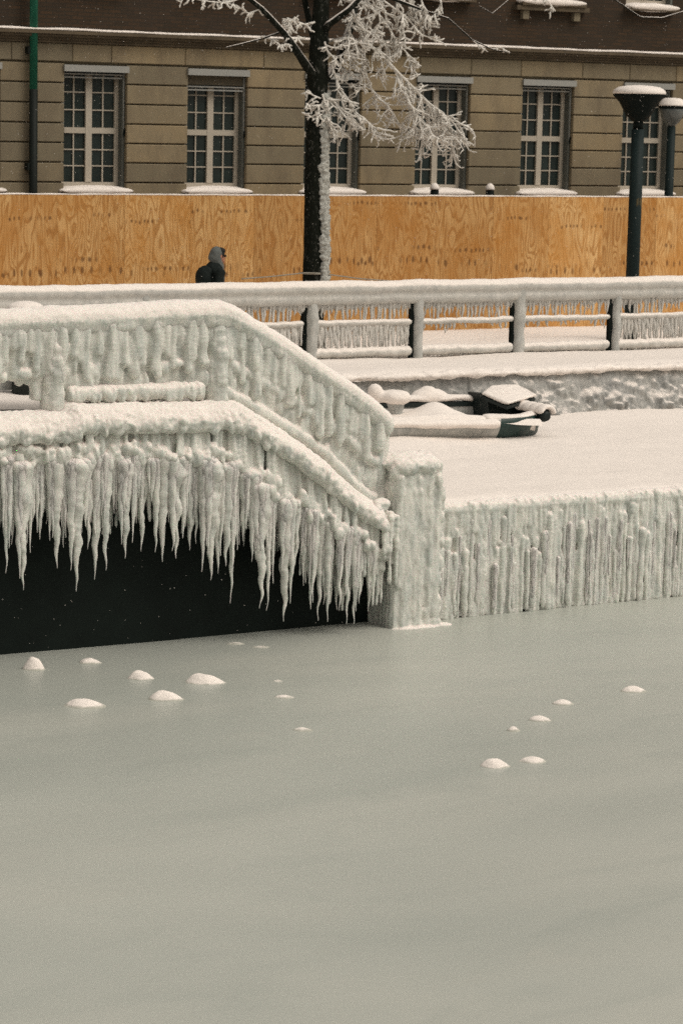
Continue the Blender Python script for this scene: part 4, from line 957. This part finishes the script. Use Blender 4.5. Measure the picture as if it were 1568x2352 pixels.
for s, ph in ((-1, 1), (1, -1)):
    hp = Vector(pp_(-.03, .09 * s, .9)); kn = hp + Vector((.16 * ph + .04, 0, -.42)); an = kn + (Vector((-.16, 0, -.36)) if ph < 0 else Vector((.02, 0, -.40))); bt.cone_chain(an + Vector((-.03, 0, -.03)), an + Vector((.15, 0, -.05)), .055, .045); bt.cone_chain(an, an + Vector((0, 0, .1)), .058, .062)
fuse(bt, 'boots', M['hair'], per, .014, 2)
bk = MB(); bk.ell(pp_(-.23, 0, 1.17), (.125, .17, .20)).ell(pp_(-.2, 0, 1.08), (.12, .165, .16)).ell(pp_(-.19, 0, 1.28), (.10, .15, .1))
tag(fuse(bk, 'backpack', M['coat'], None, .014, 2), 'rounded black backpack on the back of the hooded walker', 'backpack')

# ---------------------------------------------------------------- snow lumps on the frozen canal
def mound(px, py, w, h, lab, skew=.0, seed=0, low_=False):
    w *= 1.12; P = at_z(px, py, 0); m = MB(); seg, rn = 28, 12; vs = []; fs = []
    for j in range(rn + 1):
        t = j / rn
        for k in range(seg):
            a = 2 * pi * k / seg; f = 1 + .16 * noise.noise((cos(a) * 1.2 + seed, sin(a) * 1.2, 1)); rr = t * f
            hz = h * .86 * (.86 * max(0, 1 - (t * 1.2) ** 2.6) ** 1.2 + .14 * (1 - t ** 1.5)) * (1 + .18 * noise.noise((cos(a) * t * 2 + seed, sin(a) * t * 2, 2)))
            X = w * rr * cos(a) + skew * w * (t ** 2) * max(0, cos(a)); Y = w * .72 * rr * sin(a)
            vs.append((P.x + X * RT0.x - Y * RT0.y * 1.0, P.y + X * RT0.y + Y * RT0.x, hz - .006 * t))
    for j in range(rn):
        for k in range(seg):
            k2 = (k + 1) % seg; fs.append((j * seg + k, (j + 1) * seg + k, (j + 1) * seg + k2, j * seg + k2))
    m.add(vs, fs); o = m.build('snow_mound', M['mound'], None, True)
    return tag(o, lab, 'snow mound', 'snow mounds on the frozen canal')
s = 1 / 212.0                                       # metres per pixel there
L_ = [(77, 1537, 27, .135, 'tall cone shaped snow lump close to the dark wall at far left', .1, 0),
 (203, 1523, 25, .055, 'small low snow lump on the ice right beside the tall cone shaped one', .5, 0),
 (320, 1560, 31, .095, 'round topped snow lump between the cone shaped lump and the arched one', .3, 0),
 (463, 1569, 44, .105, 'largest arched snow lump, with a dark hollow under its near side', .6, 0),
 (190, 1621, 46, .075, 'long flat loaf of snow nearest the lower left of the ice', .4, 0),
 (374, 1606, 38, .09, 'sloping snow lump directly below the round topped one', .5, 0),
 (540, 1479, 24, .02, 'faint snow patch by the wall under the longest icicles', .2, 1),
 (600, 1487, 26, .016, 'faint flat snow streak right of the patch under the longest icicles', .2, 1),
 (650, 1603, 26, .03, 'thin snow sliver alone on the ice left of centre', .4, 1),
 (637, 1566, 16, .02, 'tiny faint snow dot just above the thin sliver', .2, 1),
 (693, 1677, 24, .026, 'small faint snow lump beside a dark streak in mid ice', .3, 1),
 (1452, 1588, 32, .06, 'lone snow lump with a dark near edge at far right of the ice', .3, 0),
 (1290, 1618, 27, .05, 'uppermost snow lump of the slanting row of three at right', .4, 0),
 (1238, 1655, 29, .05, 'middle snow lump of the slanting row of three at right', .3, 0),
 (1178, 1678, 17, .038, 'smallest snow lump, lowest of the slanting row of three', .1, 0),
 (1132, 1762, 36, .085, 'big domed snow lump, nearest of all on the ice', .3, 0),
 (1222, 1750, 38, .05, 'wide flat snow lump right beside the big domed one', .0, 0)]
for i, (px, py, w, h, lab, sk, lo_) in enumerate(L_):
    mound(px, py, w * s * (212 / (6000 / (at_z(px, py, 0) - CAM).dot(FW))), h, lab, sk, i * 3.1, bool(lo_))

# ---------------------------------------------------------------- snow in the air: small loose flakes
fl = MB(); Rf = random.Random(3)
for i in range(5600):
    d = Rf.uniform(17, 41) ** 1.0; px, py = Rf.uniform(-160, 1730), Rf.uniform(-160, 2300)
    p = CAM + (FW + RT * ((px - 784) / F) - UP * ((py - 1176) / F)) * d
    if p.z < .05 or p.y > 41.5: continue
    if p.y > 22 and p.z < 1.3: continue
    r = Rf.uniform(.0015, .0028); a = Rf.uniform(0, 3); q = Matrix.Rotation(a, 3, 'X')
    vs = [q @ Vector(v) * r for v in ((1, 0, 0), (-1, 0, 0), (0, 1, 0), (0, -1, 0), (0, 0, 1.5), (0, 0, -1.5))]
    fl.add([v + p for v in vs], [(0, 2, 4), (2, 1, 4), (1, 3, 4), (3, 0, 4), (2, 0, 5), (1, 2, 5), (3, 1, 5), (0, 3, 5)])
tag(fl.build('falling_snow', M['snow']), kind='stuff')
